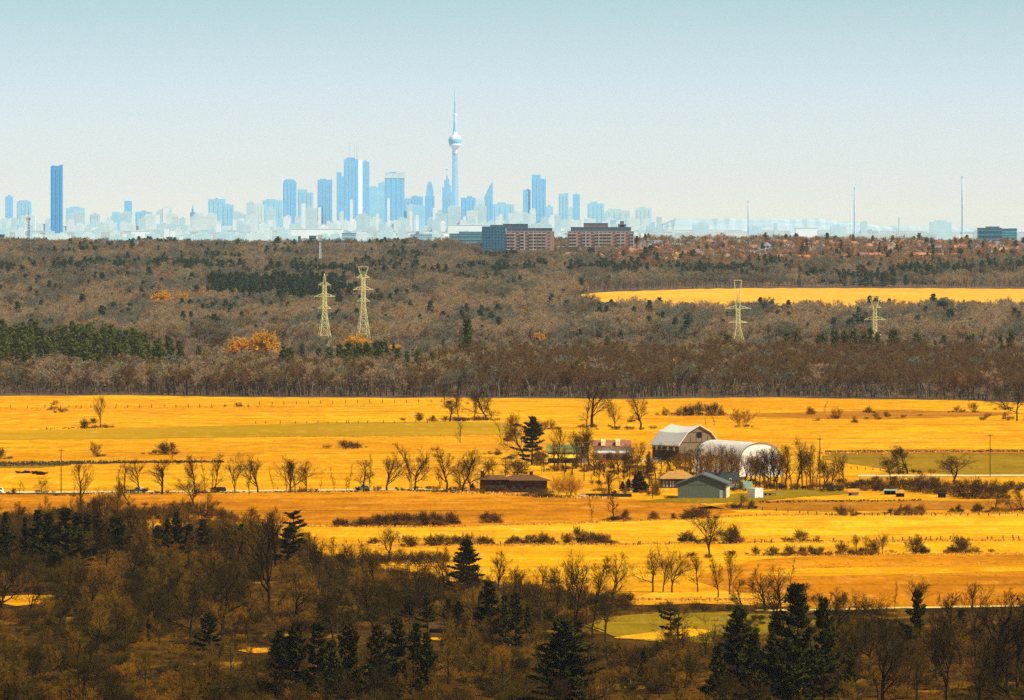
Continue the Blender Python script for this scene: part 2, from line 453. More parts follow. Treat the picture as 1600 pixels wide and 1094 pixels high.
SUN_AZ, SUN_EL = math.radians(120), math.radians(49)
sv_ = Vector((math.sin(SUN_AZ)*math.cos(SUN_EL), math.cos(SUN_AZ)*math.cos(SUN_EL), math.sin(SUN_EL)))
sl = bpy.data.lights.new('sun', 'SUN'); sl.energy = SUN_E; sl.angle = math.radians(.53); sl.color = (1, .94, .82)
so = bpy.data.objects.new('sun', sl); COL.objects.link(so); so.location = sv_*3000
so.rotation_euler = sv_.to_track_quat('Z', 'Y').to_euler()

w = bpy.data.worlds.new('World'); SC.world = w; w.use_nodes = True
wn = w.node_tree; bg = wn.nodes['Background']
sky = wn.nodes.new('ShaderNodeTexSky'); sky.sky_type = 'NISHITA'; sky.sun_disc = False
sky.sun_elevation = SUN_EL; sky.sun_rotation = SUN_AZ; sky.altitude = 0
sky.air_density, sky.dust_density, sky.ozone_density = SKY_ADO
tcw = wn.nodes.new('ShaderNodeTexCoord'); sep = wn.nodes.new('ShaderNodeSeparateXYZ'); wn.links.new(tcw.outputs['Generated'], sep.inputs[0])
cr = wn.nodes.new('ShaderNodeValToRGB'); mr = wn.nodes.new('ShaderNodeMapRange'); mr.inputs['From Max'].default_value = .1; wn.links.new(sep.outputs['Z'], mr.inputs['Value']); wn.links.new(mr.outputs[0], cr.inputs[0])
SKT = [(0, (.83,.87,.95)), (.024, (.76,.825,.985)), (.125, (.55,.69,1.0)), (.205, (.38,.57,.78)), (.4, (.42,.56,.74)), (1, (.60,.63,.64))]
while len(cr.color_ramp.elements) < len(SKT): cr.color_ramp.elements.new(.5)
for e, (p_, c_) in zip(cr.color_ramp.elements, SKT): e.position = p_; e.color = (*c_, 1)
mx = wn.nodes.new('ShaderNodeMix'); mx.data_type = 'RGBA'; mx.blend_type = 'MULTIPLY'; mx.inputs[0].default_value = 1
wn.links.new(sky.outputs[0], mx.inputs[6]); wn.links.new(cr.outputs[0], mx.inputs[7])
wn.links.new(mx.outputs[2], bg.inputs['Color']); bg.inputs['Strength'].default_value = SKY_S

hz = MB().box(-9800, 9800, -900, 62000, -9, 680)
hm = bpy.data.materials.new('haze_air'); hm.use_nodes = True
ht = hm.node_tree; ht.nodes.remove(ht.nodes['Principled BSDF'])
pv = ht.nodes.new('ShaderNodeVolumePrincipled'); pv.inputs['Color'].default_value = HAZE_COL
pv.inputs['Density'].default_value = HAZE_D; pv.inputs['Anisotropy'].default_value = HAZE_G
ht.links.new(pv.outputs[0], ht.nodes['Material Output'].inputs['Volume'])
if HAZE_D > 0: tag(hz.build('haze', hm), 'thin pale blue haze lying over the plain', None, None, 'stuff')

# ------------------------------------------------------------------ ground
def sheet(name, mat, rows, label, zoff):
    """rows: list of rows of (x, y); one mesh that follows the land"""
    m = MB(); nc = len(rows[0])
    for r in rows:
        for (x, y) in r: m.v.append((x, y, gz(x, y) + zoff))
    for i in range(len(rows)-1):
        for j in range(nc-1):
            a = i*nc+j; m.face(a, a+1, a+nc+1, a+nc)
    o = link(name, m.mesh(name, mat)); tag(o, label, None, None, 'structure'); return o

def gmat():
    m, nt, b = newmat('litter_ground')
    tc = nt.nodes.new('ShaderNodeTexCoord'); co_ = tc.outputs['Object']
    f1 = noise(nt, co_, .02, 6, .7); f2 = noise(nt, co_, .5, 4, .7, (1, .15, 1))
    c = mix(nt, ramp(nt, f1, .38, .62), (.030,.015,.003), (.095,.044,.005))
    f3 = noise(nt, co_, .045, 4, .6, (1,.5,1), (40,9,0))
    c = mix(nt, ramp(nt, f3, .56, .66), c, (.30,.135,.005))
    c = mix(nt, ramp(nt, f2, .45, .7), c, (.025,.012,.003))
    sp_ = nt.nodes.new('ShaderNodeSeparateXYZ'); nt.links.new(co_, sp_.inputs[0])
    c2 = mix(nt, ramp(nt, f1, .38, .62), (.075,.048,.026), (.150,.092,.046))
    c = mix(nt, ramp(nt, sp_.outputs['Y'], 4300, 4700), c, c2)   # another soil under the far woods
    nt.links.new(c, b.inputs['Base Color']); b.inputs['Roughness'].default_value = 1; b.inputs['Specular IOR Level'].default_value = 0
    return m
Ds = [-500, -200, 0, 40, 80, 120, 160, 200, 240, 280, 320, 360, 420, 600, 900, 1300, 1700, 2200, 2800, 3500, 4300, 5200, 6000, 6900]
Ds += list(range(7050, 16000, 150)) + [17000, 19000, 22000, 26000, 31000, 37000, 45000, 52000, 60500]
rows_ = []
for d in Ds:
    wd = max(d, 1500)*K*2400
    rows_.append([(-wd + 2*wd*j/96, d) for j in range(97)])
sheet('ground', gmat(), rows_, 'brown leaf-littered plain under the woods and fields', 0)
city = surf('hazed_city_ground', (.48,.54,.50), .16, .004, .8, .2, 0, (1,.2,1))  # haze fade put into the ground colour
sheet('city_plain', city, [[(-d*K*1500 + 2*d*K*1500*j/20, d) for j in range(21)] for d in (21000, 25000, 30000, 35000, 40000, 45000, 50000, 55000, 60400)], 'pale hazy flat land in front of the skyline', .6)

def interp(pl, x):
    if x <= pl[0][0]: return pl[0][1]
    for (x0, y0), (x1, y1) in zip(pl, pl[1:]):
        if x <= x1: return y0 + (y1-y0)*(x-x0)/(x1-x0+1e-9)
    return pl[-1][1]

def field(name, mat, x0, x1, top, bot, label, zoff, nx=60, ny=6, ragged=.5):
    rows = []; rg = random.Random(len(label))
    xs = [x0 + (x1-x0)*j/nx for j in range(nx+1)]
    jt = [rg.uniform(-ragged, ragged) for _ in xs]; jb = [rg.uniform(-ragged, ragged) for _ in xs]
    for i in range(ny+1):
        r = []
        for j, x in enumerate(xs):
            yt = interp(top, x)+jt[j]; yb = interp(bot, x)+jb[j]
            if yb < yt+.05: yb = yt+.05
            g = ground(x, yb + (yt-yb)*i/ny); r.append((g.x, g.y))
        rows.append(r)
    return sheet(name, mat, rows, label, zoff)

GOLD = fieldmat('gold_grass', (.74,.36,.004), (.58,.220,.002), (.31,.100,.002), 1)
GOLD2 = fieldmat('gold_stubble', (.70,.325,.003), (.54,.200,.002), (.27,.085,.002), 2, 1.1, 1.2)
ORNG = fieldmat('orange_stubble', (.60,.220,.003), (.43,.135,.002), (.18,.055,.002), 3, 1.1, 1.3)
PALE = fieldmat('pale_dry_grass', (.78,.40,.012), (.64,.265,.003), (.40,.14,.003), 4, .6)
GREEN = fieldmat('green_winter_crop', (.48,.245,.004), (.31,.172,.003), (.46,.19,.004), 5, .8)
OLIVE = fieldmat('olive_strip', (.30,.160,.005), (.23,.128,.004), (.15,.078,.004), 6, .8)
RUST = fieldmat('rusty_weeds', (.46,.165,.006), (.34,.12,.005), (.18,.068,.004), 8, 1.0, 1.5)
LAWN = fieldmat('lawn', (.22,.135,.003), (.155,.100,.003), (.40,.21,.007), 7, .6)
SOIL_SHADE = surf('dark_soil_and_ditch_shade', (.035,.025,.012), .2, .3)
ROADM = surf('gravel_road', (.72,.52,.20), .12, .2)
FARF = fieldmat('far_gold', (.78,.40,.03), (.70,.32,.02), (.44,.19,.02), 9, 1.2, .8, 1.4)

field('field', GOLD, -160, 1760, [(-160,619),(0,619),(200,618),(400,621),(530,622),(690,622),(850,623),(1000,624),(1200,621),(1350,624),(1500,625),(1560,629),(1760,633)],
      [(-160,845),(200,840),(470,872),(560,898),(700,918),(800,928),(900,940),(1000,946),(1100,943),(1300,952),(1760,944)], 'wide golden hay field between the front wood and the far wood', .06, 90, 10)
field('field', GOLD2, -160, 1000, [(-160,689),(200,687),(420,684),(700,682),(1000,682)], [(-160,724),(330,722),(420,706),(500,702),(760,690),(1000,690)], 'golden stubble field below the green strip on the left', .10)
field('green_crop', GREEN, -160, 796, [(-160,675),(0,674),(130,671),(300,667),(500,661),(700,659),(796,660)], [(-160,690),(0,687),(200,686),(400,683),(700,681),(796,679)], 'long olive green crop strip across the golden field', .14)
field('green_crop', OLIVE, 1285, 1760, [(1285,713),(1330,709),(1760,710)], [(1285,718),(1400,736),(1500,742),(1760,744)], 'olive brown crop strip on the right above the hedge', .14)
field('weedy_strip', RUST, 1290, 1760, [(1290,705),(1400,703),(1760,703)], [(1290,711),(1760,709)], 'rusty weedy strip above the olive crop', .18)
field('weedy_strip', RUST, 1150, 1600, [(1150,650),(1200,646),(1300,643),(1400,641),(1520,643),(1600,646)], [(1150,650.4),(1200,652),(1300,655),(1400,655),(1520,651),(1600,647)], 'rusty weedy strip below the far wood on the right', .10)
field('ditch', SOIL_SHADE, -160, 352, [(-160,724.2),(0,724.6),(352,722)], [(-160,727),(0,726.6),(200,724.4),(352,722.3)], 'dark ditch line across the field behind the road', .14)  # flat dark sheet painting the shade along the ditch edge
field('weedy_strip', OLIVE, -160, 118, [(-160,727),(118,725.5)], [(-160,733),(60,731.5),(118,726)], 'olive weedy strip in front of the dark ditch', .14)
field('road', ROADM, -160, 790, [(-160,768.8),(0,768.8),(300,767.6),(600,764.4),(790,764)], [(-160,771.3),(0,771.3),(300,769.8),(600,766.4),(790,765.6)], 'pale gravel road running behind the row of bare trees', .14, 90, 2, .1)
field('road', ROADM, 1340, 1760, [(1340,743),(1760,742.5)], [(1340,745.6),(1760,745)], 'pale gravel road above the hedge on the right', .22, 40, 2, .1)
field('field', ORNG, -160, 1150, [(-160,773),(300,772.5),(600,768.5),(760,771),(900,778),(1080,784),(1150,800)], [(-160,845),(240,840),(330,815),(480,820),(700,824),(860,817),(1080,811),(1150,801)], 'orange brown stubble field in front of the road', .10)
field('weedy_strip', SOIL_SHADE, -160, 140, [(-160,771.4),(100,771.4),(140,771.8)], [(-160,772.4),(80,773),(140,772.2)], 'dark verge below the road at the left', .2)
field('field', PALE, 440, 1760, [(440,836),(500,827),(700,825),(860,818),(1060,814),(1200,806),(1760,800)], [(440,837),(500,841),(700,842),(1200,838),(1760,832)], 'bright yellow grass strip in front of the farm', .10)
field('field', RUST, 1090, 1760, [(1090,794),(1150,785),(1250,781),(1500,783),(1760,780)], [(1090,795),(1180,797),(1300,800),(1500,797),(1760,796)], 'rough rusty paddock in front of the small sheds', .10)
field('lawn', LAWN, 1000, 1340, [(1000,784),(1050,779),(1180,770),(1220,766),(1300,765),(1340,770)], [(1000,785),(1100,787),(1180,784),(1250,777),(1300,774),(1340,771)], 'green lawn beside the white box and grey shed', .16)
field('field', ORNG, 1080, 1760, [(1080,905),(1140,885),(1200,873),(1300,869),(1760,866)], [(1080,906),(1140,925),(1200,945),(1300,951),(1760,943)], 'orange brown ploughed field on the lower right', .10, 60, 10)
field('field', GOLD, 1190, 1760, [(1190,898),(1230,890),(1500,883),(1760,879)], [(1190,899),(1260,902),(1500,896),(1760,890)], 'yellow band across the orange lower right field', .14)
PATHM = surf('sandy_path', (.74,.50,.10), .1, .2)
field('path', PATHM, 1180, 1760, [(1180,953.5),(1290,952),(1400,949.5),(1600,946),(1760,944.5)], [(1180,955.5),(1290,955),(1400,952),(1600,948.4),(1760,947)], 'pale path along the bottom of the orange field', .14, 60, 2, .2)
field('meadow', LAWN, 915, 1285, [(915,978),(945,965),(1000,960),(1150,957),(1240,962),(1285,972)], [(915,979),(960,995),(1020,1003),(1110,1006),(1200,998),(1285,973)], 'small green meadow among the dark front trees', .10)
field('meadow', PALE, 960, 1115, [(960,997),(1030,987),(1080,983),(1115,986)], [(960,998),(1030,1001),(1080,996),(1115,986.6)], 'golden patch of dry grass on the small meadow', .14)
field('dry_bank', PALE, 985, 1260, [(985,937),(1020,927),(1110,925),(1260,931)], [(985,942),(1100,941),(1260,946)], 'golden bank of dry grass above the bush line', .14)
field('dry_bank', PALE, 650, 722, [(650,999),(680,997),(722,998)], [(650,999.5),(675,1001.5),(700,1001),(722,998.5)], 'strip of dry grass in front of the brown cabin', .14, 12, 2)
field('dry_bank', GOLD2, 372, 445, [(372,1017),(405,1013.5),(445,1016)], [(372,1018),(395,1022),(425,1020),(445,1016.5)], 'pale clearing left of the dark pine clump', .14, 12, 2)
field('dry_bank', GOLD2, -10, 95, [(-10,934),(40,930),(95,931)], [(-10,942),(30,948),(60,944),(95,931.5)], 'dull gold clearing among the trees at the left edge', .14, 12, 2)
field('dry_bank', GOLD, 175, 255, [(175,818),(215,815),(255,819)], [(175,819),(200,830),(235,830),(255,819.5)], 'gold clearing behind the dark pines on the left', .16, 12, 2)
field('far_field', FARF, 908, 1760, [(908,461),(950,457.5),(1010,455),(1080,452.5),(1140,451.5),(1400,451),(1600,452.5),(1760,453)], [(908,463),(950,475),(1100,484),(1330,486),(1760,484)], 'bright gold field enclosed by woods in the distance', .35, 60, 8)
field('far_clearing', FARF, 1000, 1110, [(1000,399),(1040,394),(1110,397)], [(1000,405),(1110,407)], 'sandy clearing below the distant houses', .4, 16, 3)
field('far_clearing', PALE, 316, 338, [(316,548.6),(338,549)], [(316,552),(338,552)], 'small yellow clearing behind the pine band', .3, 8, 2)
field('far_clearing', PALE, 398, 430, [(398,556),(430,555.5)], [(398,559),(430,558.5)], 'small yellow clearing below the orange willow', .3, 8, 2)
# ------------------------------------------------------------------ skyline in the haze
SK = {}  # haze is painted in: skyline base colours paled towards the sky tone
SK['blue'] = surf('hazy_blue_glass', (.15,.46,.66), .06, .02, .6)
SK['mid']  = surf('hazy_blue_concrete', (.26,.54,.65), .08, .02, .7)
SK['pale'] = surf('haze_paled_concrete', (.56,.64,.60), .08, .02, .8)
SK['white']= surf('hazed_white_cladding', (.68,.71,.66), .05, .02, .8)
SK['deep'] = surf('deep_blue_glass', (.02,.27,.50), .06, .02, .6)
SK['teal'] = surf('haze_paled_greenish_concrete', (.42,.58,.57), .08, .02, .8)
SK['pgrey'] = surf('hazed_roofs_grey', (.36,.44,.43), .1, .02); SK['ppale'] = surf('hazed_roofs_pale', (.46,.50,.46), .1, .02); SK['pwhite'] = surf('hazed_roofs_white', (.58,.58,.50), .1, .02)  # roof colours lightened to carry the haze of the far plain
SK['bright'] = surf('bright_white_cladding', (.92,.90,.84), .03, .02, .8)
DSK = 45000.0
def tower(name, x0, x1, yt, mat, label, D=DSK, dep=None, shape=None, group=None, cat='tower', side='white'):
    x0w, x1w = (x0-800)*K*D, (x1-800)*K*D; w_ = x1w-x0w; xc = (x0w+x1w)/2
    b = gz(xc, D); H = zat(yt, D)-b; dep = dep or max(25, min(60, w_))
    root = thing(name, label, cat, (xc, D, b), 0, group)
    h2 = w_/2
    m = MB()
    if shape == 'slope': m.prism([(-h2,0),(h2,0),(h2,H),(h2*.6,H*.988),(-h2*.5,H*.972),(-h2*.9,H*.975),(-h2,H*.965)], 'y', 0, dep)
    elif shape == 'sail': m.prism([(-h2,0),(h2,0),(h2,H),(h2*.5,H*.96),(0,H*.86),(-h2*.5,H*.74),(-h2,H*.62)], 'y', 0, dep)
    elif shape == 'round': m.prism([(-h2,0),(h2,0),(h2,H*.94),(h2*.8,H*.975),(h2*.5,H),(-h2*.5,H),(-h2*.8,H*.975),(-h2,H*.94)], 'y', 0, dep)
    elif shape == 'dome': m.prism([(-h2,0),(h2,0),(h2,H*.72)]+[(h2*.78*math.cos(t), H*.72+H*.28*math.sin(t)) for t in [i*math.pi/8 for i in range(9)]]+[(-h2,H*.72)], 'y', 0, dep)
    elif shape == 'step': m.prism([(-h2,0),(h2,0),(h2,H*.93),(h2*.25,H*.93),(h2*.25,H),(-h2,H)], 'y', 0, dep)
    elif shape == 'ziggurat': m.prism([(-h2,0),(h2,0),(h2,H*.72),(h2*.8,H*.72),(h2*.8,H*.84),(h2*.45,H*.84),(h2*.45,H*.95),(h2*.2,H*.95),(h2*.2,H),(-h2*.2,H),(-h2*.2,H*.93),(-h2*.6,H*.93),(-h2*.6,H*.8),(-h2,H*.8)], 'y', 0, dep)
    else: m.box(-h2, h2, 0, dep, 0, H)
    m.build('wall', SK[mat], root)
    if shape is None and w_ > 20:
        rr = random.Random(int(x0*10)); a = rr.uniform(.25,.6); c = rr.uniform(-.3,.3)
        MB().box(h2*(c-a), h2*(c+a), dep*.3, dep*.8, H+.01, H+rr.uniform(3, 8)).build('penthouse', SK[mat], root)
    # recessed vertical window bays give the flat sides some relief
    n = min(4, max(2, int(w_/12)))
    if w_ > 40 and name == 'skyscraper':
        me = MB().box(-w_/n*.16, w_/n*.16, -.9, -.02, 4, H*(.60 if shape in ('sail','ziggurat') else .70 if shape == 'dome' else .92)).mesh('pier', SK[mat])
        for i in range(n): o = link('pier', me, root); o.location = (-h2 + w_*(i+.5)/n, 0, 0)
    return root, H, h2
def mast(root, x, H, hgt, r=.8, y=10):
    MB().tube((x,y,H-.5), (x,y,H+hgt), r, r*.5, 5, True).build('antenna', SK['mid'], root)

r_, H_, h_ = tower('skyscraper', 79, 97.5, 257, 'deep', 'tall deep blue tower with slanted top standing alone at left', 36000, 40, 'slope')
MB().box(-h_*.9, -h_*.2, 8, 14, H_*.972, H_*.985).build('penthouse', SK['deep'], r_)
named = [
 (8,20,307,'blue','slim blue tower at the far left of the skyline',None),
 (26,49,313,'mid','blue tower with rounded shoulders left of the lone slanted tower','round'),
 (103,132,325,'mid','broad low block just right of the lone slanted tower',None),
 (140,156,335,'teal','small faint block second right of the lone slanted tower',None),
 (175,187,331,'mid','short blue block left of the slim pale-topped tower',None),
 (194,206,314,'blue','slim tower with bright top left of the wide square block',None),
 (211,237,331,'mid','wide square blue block in the left skyline',None),
 (249,270,325,'pale','pale cluster tower with bright upper half in left skyline',None),
 (297,308,332,'teal','block topped by a small pointed turret in left skyline',None),
 (325,352,311,'mid','wide tower with a white cap in the left skyline',None),
 (348,365,320,'mid','shorter tower touching the white-capped wide tower',None),
 (385,397,317,'teal','greenish slab tower left of the downtown cluster',None),
 (397,412,319,'pale','pale slab beside the greenish slab left of downtown',None),
 (410,441,313,'mid','broad mid-height block at the left end of downtown',None),
 (442,463,280,'blue','tall tower with rounded top at the left of downtown','round'),
 (465,489,296,'mid','blue stepped block between the round-topped and square towers','step'),
 (496,519,281,'blue','tall square tower left of the twin-masted tower',None),
 (526,538,269,'blue','narrow tower with a single mast beside the twin-masted tower','step'),
 (537,559.5,249,'blue','tallest square office tower carrying two masts on its roof',None),
 (560,566,250,'bright','bright white narrow slab between two tall blue towers',None),
 (566.5,577,253,'blue','tall slim dark blue tower right of the white slab',None),
 (577,591,292,'mid','lower block leaning against the slim dark blue tower',None),
 (591,603,286,'mid','square-shouldered block left of the wide banded tower',None),
 (601,632,270,'blue','wide tower with a pale band at its top',None),
 (631,646,311,'mid','low blue block right of the wide banded tower',None),
 (642,661,307,'blue','flat-topped mid-height tower left of the domed tower',None),
 (664,679,283,'blue','tower with a domed top left of the observation tower','dome'),
 (691,706,275,'blue','stepped pointed tower close to the left of the observation tower','ziggurat'),
 (720,743,309,'blue','blue slab tower just right of the observation tower',None),
 (743,757,311,'pale','pale slab leaning on the blue slab right of the observation tower',None),
 (754,770,285,'blue','curved sail-shaped tower with a sharp right peak','sail'),
 (770,803,319,'mid','broad low block right of the sail-shaped tower',None),
 (803,817,333,'teal','small low block filling the gap left of the stepped pair',None),
 (817,829,297,'blue','shorter tower of the stepped pair right of downtown',None),
 (831,853,273,'blue','taller stepped tower of the pair right of downtown','step'),
 (873,888,301,'mid','slanted-sided tower in the right skyline','slope'),
 (895,906,304,'blue','slim tower right of the slanted-sided tower',None),
 (918,944,318,'mid','square tower with flat top in the right skyline',None),
 (948,984,329,'teal','wide low block toward the right end of the skyline',None),
 (993,1018,325,'teal','last sizeable greenish block at the right end of the skyline',None),
]
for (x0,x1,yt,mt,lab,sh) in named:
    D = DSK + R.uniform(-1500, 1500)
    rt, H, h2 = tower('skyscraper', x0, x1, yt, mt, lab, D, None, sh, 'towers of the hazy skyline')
    if 'two masts' in lab: mast(rt, -5, H, 78, 1.4); mast(rt, 27, H, 70, 1.4); mast(rt, 17, H, 66, 1.0)
    if 'single mast' in lab: mast(rt, -14, H, 42, 1.0)
    if 'pale band' in lab: MB().box(-h2*1.01, h2*1.01, -1.6, -.1, H*.91, H*.99).build('crown_band', SK['pale'], rt)
    if 'white cap' in lab: MB().box(h2*.1, h2*.6, 4, 20, H+.02, H+9).build('roof_cap', SK['white'], rt)
    if 'bright upper' in lab: MB().box(-h2*.5, h2*.5, -2.5, -1.0, H*.4, H*.98).build('bright_panel', SK['white'], rt)
    if 'turret' in lab: MB().lathe([(9,H),(8,H+14),(1,H+34)], 10).build('turret', SK['mid'], rt)
    if 'pale-topped' in lab or 'bright top' in lab: MB().box(-h2*.8, h2*.8, 4, 20, H+.02, H+7).build('roof_cap', SK['white'], rt)
    if 'stepped pointed' in lab:
        mast(rt, 0, H, 26, 1.2); MB().lathe([(.2,H+25),(3,H+27),(4.2,H+30),(3,H+33),(.2,H+35)], 10).build('ball', SK['mid'], rt)
    if 'sharp right peak' in lab: mast(rt, h2*.9, H, 22, .8)
# lesser towers along the foot of the skyline
rr = random.Random(5)
for x_start in (90, 330):
  x = x_start
  while x < (1010 if x_start == 90 else 900):
      wpx = rr.uniform(7, 18); dn = max(0, 1-abs(x-620)/330); yt = rr.uniform(316, 347) + 8*(1-dn); mt = rr.choice(['mid','teal','mid','pale'])
      zone = 'left of downtown' if x < 400 else ('among the tall downtown towers' if x < 860 else 'right of downtown')
      if rr.random() < .45 + .4*dn: tower('tower_block', x, x+wpx, yt, mt, {'teal':'middling greenish','pale':'middling pale','mid':'middling bluish'}[mt] + ' tower block in the haze ' + zone, rr.uniform(45800, 47500), None, None, 'middling tower blocks in the haze')
      x += wpx*rr.uniform(.8, 1.5)
x = -30
while x < 1010:
    wpx = rr.uniform(9, 24); lo = 337 if (x < 380 or x > 860) else 326
    yt = rr.uniform(lo-6, 356); mt = rr.choice(['teal','teal','pale','mid','pale'])
    if rr.random() < .9:
        zone = 'left of downtown' if x < 400 else ('below the tall downtown towers' if x < 860 else 'right of downtown')
        tower('tower_block', x, x+wpx, yt, mt, {'teal':'low greenish','pale':'low pale','mid':'low bluish'}[mt] + ' tower block in the haze ' + zone, rr.uniform(41000, 43500), None, None, 'low tower blocks in the haze')
    x += wpx*rr.uniform(.55, 1.1)
for (d0, d1, y0, y1, step) in ((40800, 41500, 338, 358, 8), (38500, 39800, 343, 362, 9), (31000, 34000, 354, 367, 11), (24000, 26000, 361, 371, 18)):  # pale colours of these rows paint haze over the tower bases
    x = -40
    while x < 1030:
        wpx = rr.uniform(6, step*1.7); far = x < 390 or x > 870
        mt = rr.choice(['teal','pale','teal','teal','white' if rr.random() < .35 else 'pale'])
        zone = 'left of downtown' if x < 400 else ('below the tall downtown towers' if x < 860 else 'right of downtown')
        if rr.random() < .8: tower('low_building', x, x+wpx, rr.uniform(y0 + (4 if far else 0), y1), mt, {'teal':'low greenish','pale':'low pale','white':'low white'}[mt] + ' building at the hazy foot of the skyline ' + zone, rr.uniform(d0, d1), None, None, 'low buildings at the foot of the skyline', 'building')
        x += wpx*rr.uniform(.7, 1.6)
# the roofs of the city that nobody could count
for mt_, seed_ in (('teal', 1), ('pale', 2), ('white', 3)):
    r2 = random.Random(seed_); m = MB()
    for k in range({'teal':700,'pale':650,'white':170}[mt_]):
        D = r2.uniform(33000, 44000); px = r2.uniform(-60, 1120 if r2.random() < .75 else 1650); x = (px-800)*K*D; b = gz(x, D)
        w_, h_ = r2.uniform(10, 60), r2.uniform(5, 22); m.box(x-w_, x+w_, D, D+r2.uniform(20, 60), b, b+h_)
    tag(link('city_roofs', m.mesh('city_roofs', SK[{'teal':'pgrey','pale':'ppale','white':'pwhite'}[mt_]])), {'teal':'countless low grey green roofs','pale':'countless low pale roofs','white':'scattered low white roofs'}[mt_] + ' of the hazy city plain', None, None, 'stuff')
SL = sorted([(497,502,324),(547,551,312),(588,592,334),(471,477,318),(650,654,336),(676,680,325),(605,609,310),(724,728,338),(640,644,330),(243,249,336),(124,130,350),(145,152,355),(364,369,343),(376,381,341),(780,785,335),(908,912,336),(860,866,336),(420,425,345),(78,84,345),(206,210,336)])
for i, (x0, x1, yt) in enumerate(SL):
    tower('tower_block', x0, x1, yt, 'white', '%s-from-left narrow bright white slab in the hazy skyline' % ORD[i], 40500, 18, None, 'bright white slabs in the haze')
for i, (x0, x1, yt, yb) in enumerate([(455,535,358,364),(430,470,369,372),(700,760,352,356),(1243,1277,356.5,363),(280,300,368,373),(205,235,361,366),(560,600,371,374)]):
    D = 30000.0; t = thing('warehouse', ['long white roofed hall in the haze left of the cell tower','low white hall in the haze above the long cream buildings','white hall in the haze behind the teal office','bright white hall in the haze between the two right chimneys','small white hall in the haze above the left woods','white hall in the haze below the wide square block','low white hall in the haze right of the cell tower'][i], 'hall', ((x0+x1)/2*K*D-800*K*D, D, gz(((x0+x1)/2-800)*K*D, D)), 0, 'white halls in the haze')
    hw = (x1-x0)/2*K*D; hh = zat(yt,D)-gz(((x0+x1)/2-800)*K*D, D)
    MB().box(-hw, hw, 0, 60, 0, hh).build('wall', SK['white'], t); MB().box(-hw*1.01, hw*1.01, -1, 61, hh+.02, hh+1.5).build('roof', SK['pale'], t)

# the observation tower
D = DSK; bx = (711-800)*K*D; bz = gz(bx, D); ob = thing('observation_tower', 'very tall slender tower with a round pod and needle antenna', 'tower', (bx, D, bz), 0)
def zz(py): return zat(py, D) - bz
u = K*D
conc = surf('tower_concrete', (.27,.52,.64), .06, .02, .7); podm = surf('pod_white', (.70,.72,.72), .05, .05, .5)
def trishaft(z0, z1, r0, r1, n=3):
    m = MB(); k = []
    for (z, r) in ((z0,r0),((z0+z1)/2,(r0*.42+r1*.58)),(z1,r1)):
        k.append(len(m.v))
        for i in range(6):
            a = math.pi/6 + i*math.pi/3; q = r*(1.0 if i % 2 else .62); m.v.append((q*math.cos(a), q*math.sin(a), z))
    for a, b in zip(k, k[1:]):
        for i in range(6): j = (i+1) % 6; m.face(a+i, a+j, b+j, b+i)
    m.face(*[k[-1]+i for i in range(6)]); return m
trishaft(0, zz(232), 8.2*u, 4.6*u).build('shaft', conc, ob)
MB().lathe([(4.0*u,zz(240)),(4.6*u,zz(232)),(8.0*u,zz(229)),(9.6*u,zz(227.5)),(9.9*u,zz(225.6)),(9.0*u,zz(224.6))], 24).build('radome_ring', podm, ob, True)
MB().lathe([(9.0*u,zz(224.6)),(10*u,zz(222)),(10.2*u,zz(218.6)),(9.4*u,zz(217.2))], 24).build('pod_windows', SK['blue'], ob, True)
MB().lathe([(9.5*u,zz(217.2)),(9.3*u,zz(215)),(7.5*u,zz(212.5)),(4.6*u,zz(210.8)),(3.6*u,zz(208.5)),(3.4*u,zz(206))], 24).build('pod_roof', podm, ob, True)
MB().lathe([(3.2*u,zz(207)),(2.9*u,zz(203)),(2.2*u,zz(195)),(2.0*u,zz(182))], 12).build('upper_shaft', conc, ob, True)
MB().lathe([(2.0*u,zz(182)),(2.9*u,zz(180.5)),(2.9*u,zz(178.8)),(1.6*u,zz(177.4))], 16).build('sky_pod', podm, ob, True)
MB().lathe([(1.55*u,zz(177.4)),(1.35*u,zz(160)),(1.35*u,zz(158)),(1.0*u,zz(157.6)),(.9*u,zz(150)),(.62*u,zz(149.6)),(.5*u,zz(142)),(.36*u,zz(141.6)),(.25*u,zz(133))], 8).build('antenna', conc, ob, True)

# tall chimney stacks over the right
stk = surf('hazed_stack_concrete', (.36,.50,.52), .08, .05)  # haze over the stacks put into their pale colour
for (px, yt, wd, lab) in [(1504,279,3.4,'tallest grey chimney stack at the right of the horizon'),(1335.5,296,2.9,'middle grey chimney stack on the horizon'),(1169.5,316,2.6,'shortest faint chimney stack nearest the skyline')]:
    D = 30000.0 if px > 1200 else 38000.0; b = at(px, D); H = zat(yt, D)-b.z; r = wd/2*K*D
    c = thing('chimney_stack', lab, 'chimney', b, 0, 'chimney stacks on the horizon')
    MB().lathe([(r*1.15,0),(r,H*.5),(r*.9,H)], 14).build('shaft', stk, c, True)
    MB().lathe([(r*.92,H+.02),(r*.98,H+1),(r*.98,H+6),(r*.8,H+7)], 14).build('rim', SK['mid'], c, True)
for (px, yt, w_) in [(1030,339,8),(1212,349,5),(1350,347,10),(1405,340,1.5),(1470,347,34),(1180,354,20),(1095,351,26),(1310,354,24)]:
    lab = {1030:'faint block right of the last greenish block',1212:'pale water tank in the haze between the chimneys',1350:'faint block right of the middle chimney',1405:'thin faint mast between the two tall chimneys',1470:'low wide faint works left of the tallest chimney',1180:'faint shed right of the shortest chimney',1095:'faint block far right of the skyline',1310:'faint works left of the middle chimney'}[px]
    tower('tower_block', px-w_/2, px+w_/2, yt, 'teal', lab, 36000.0, 30)
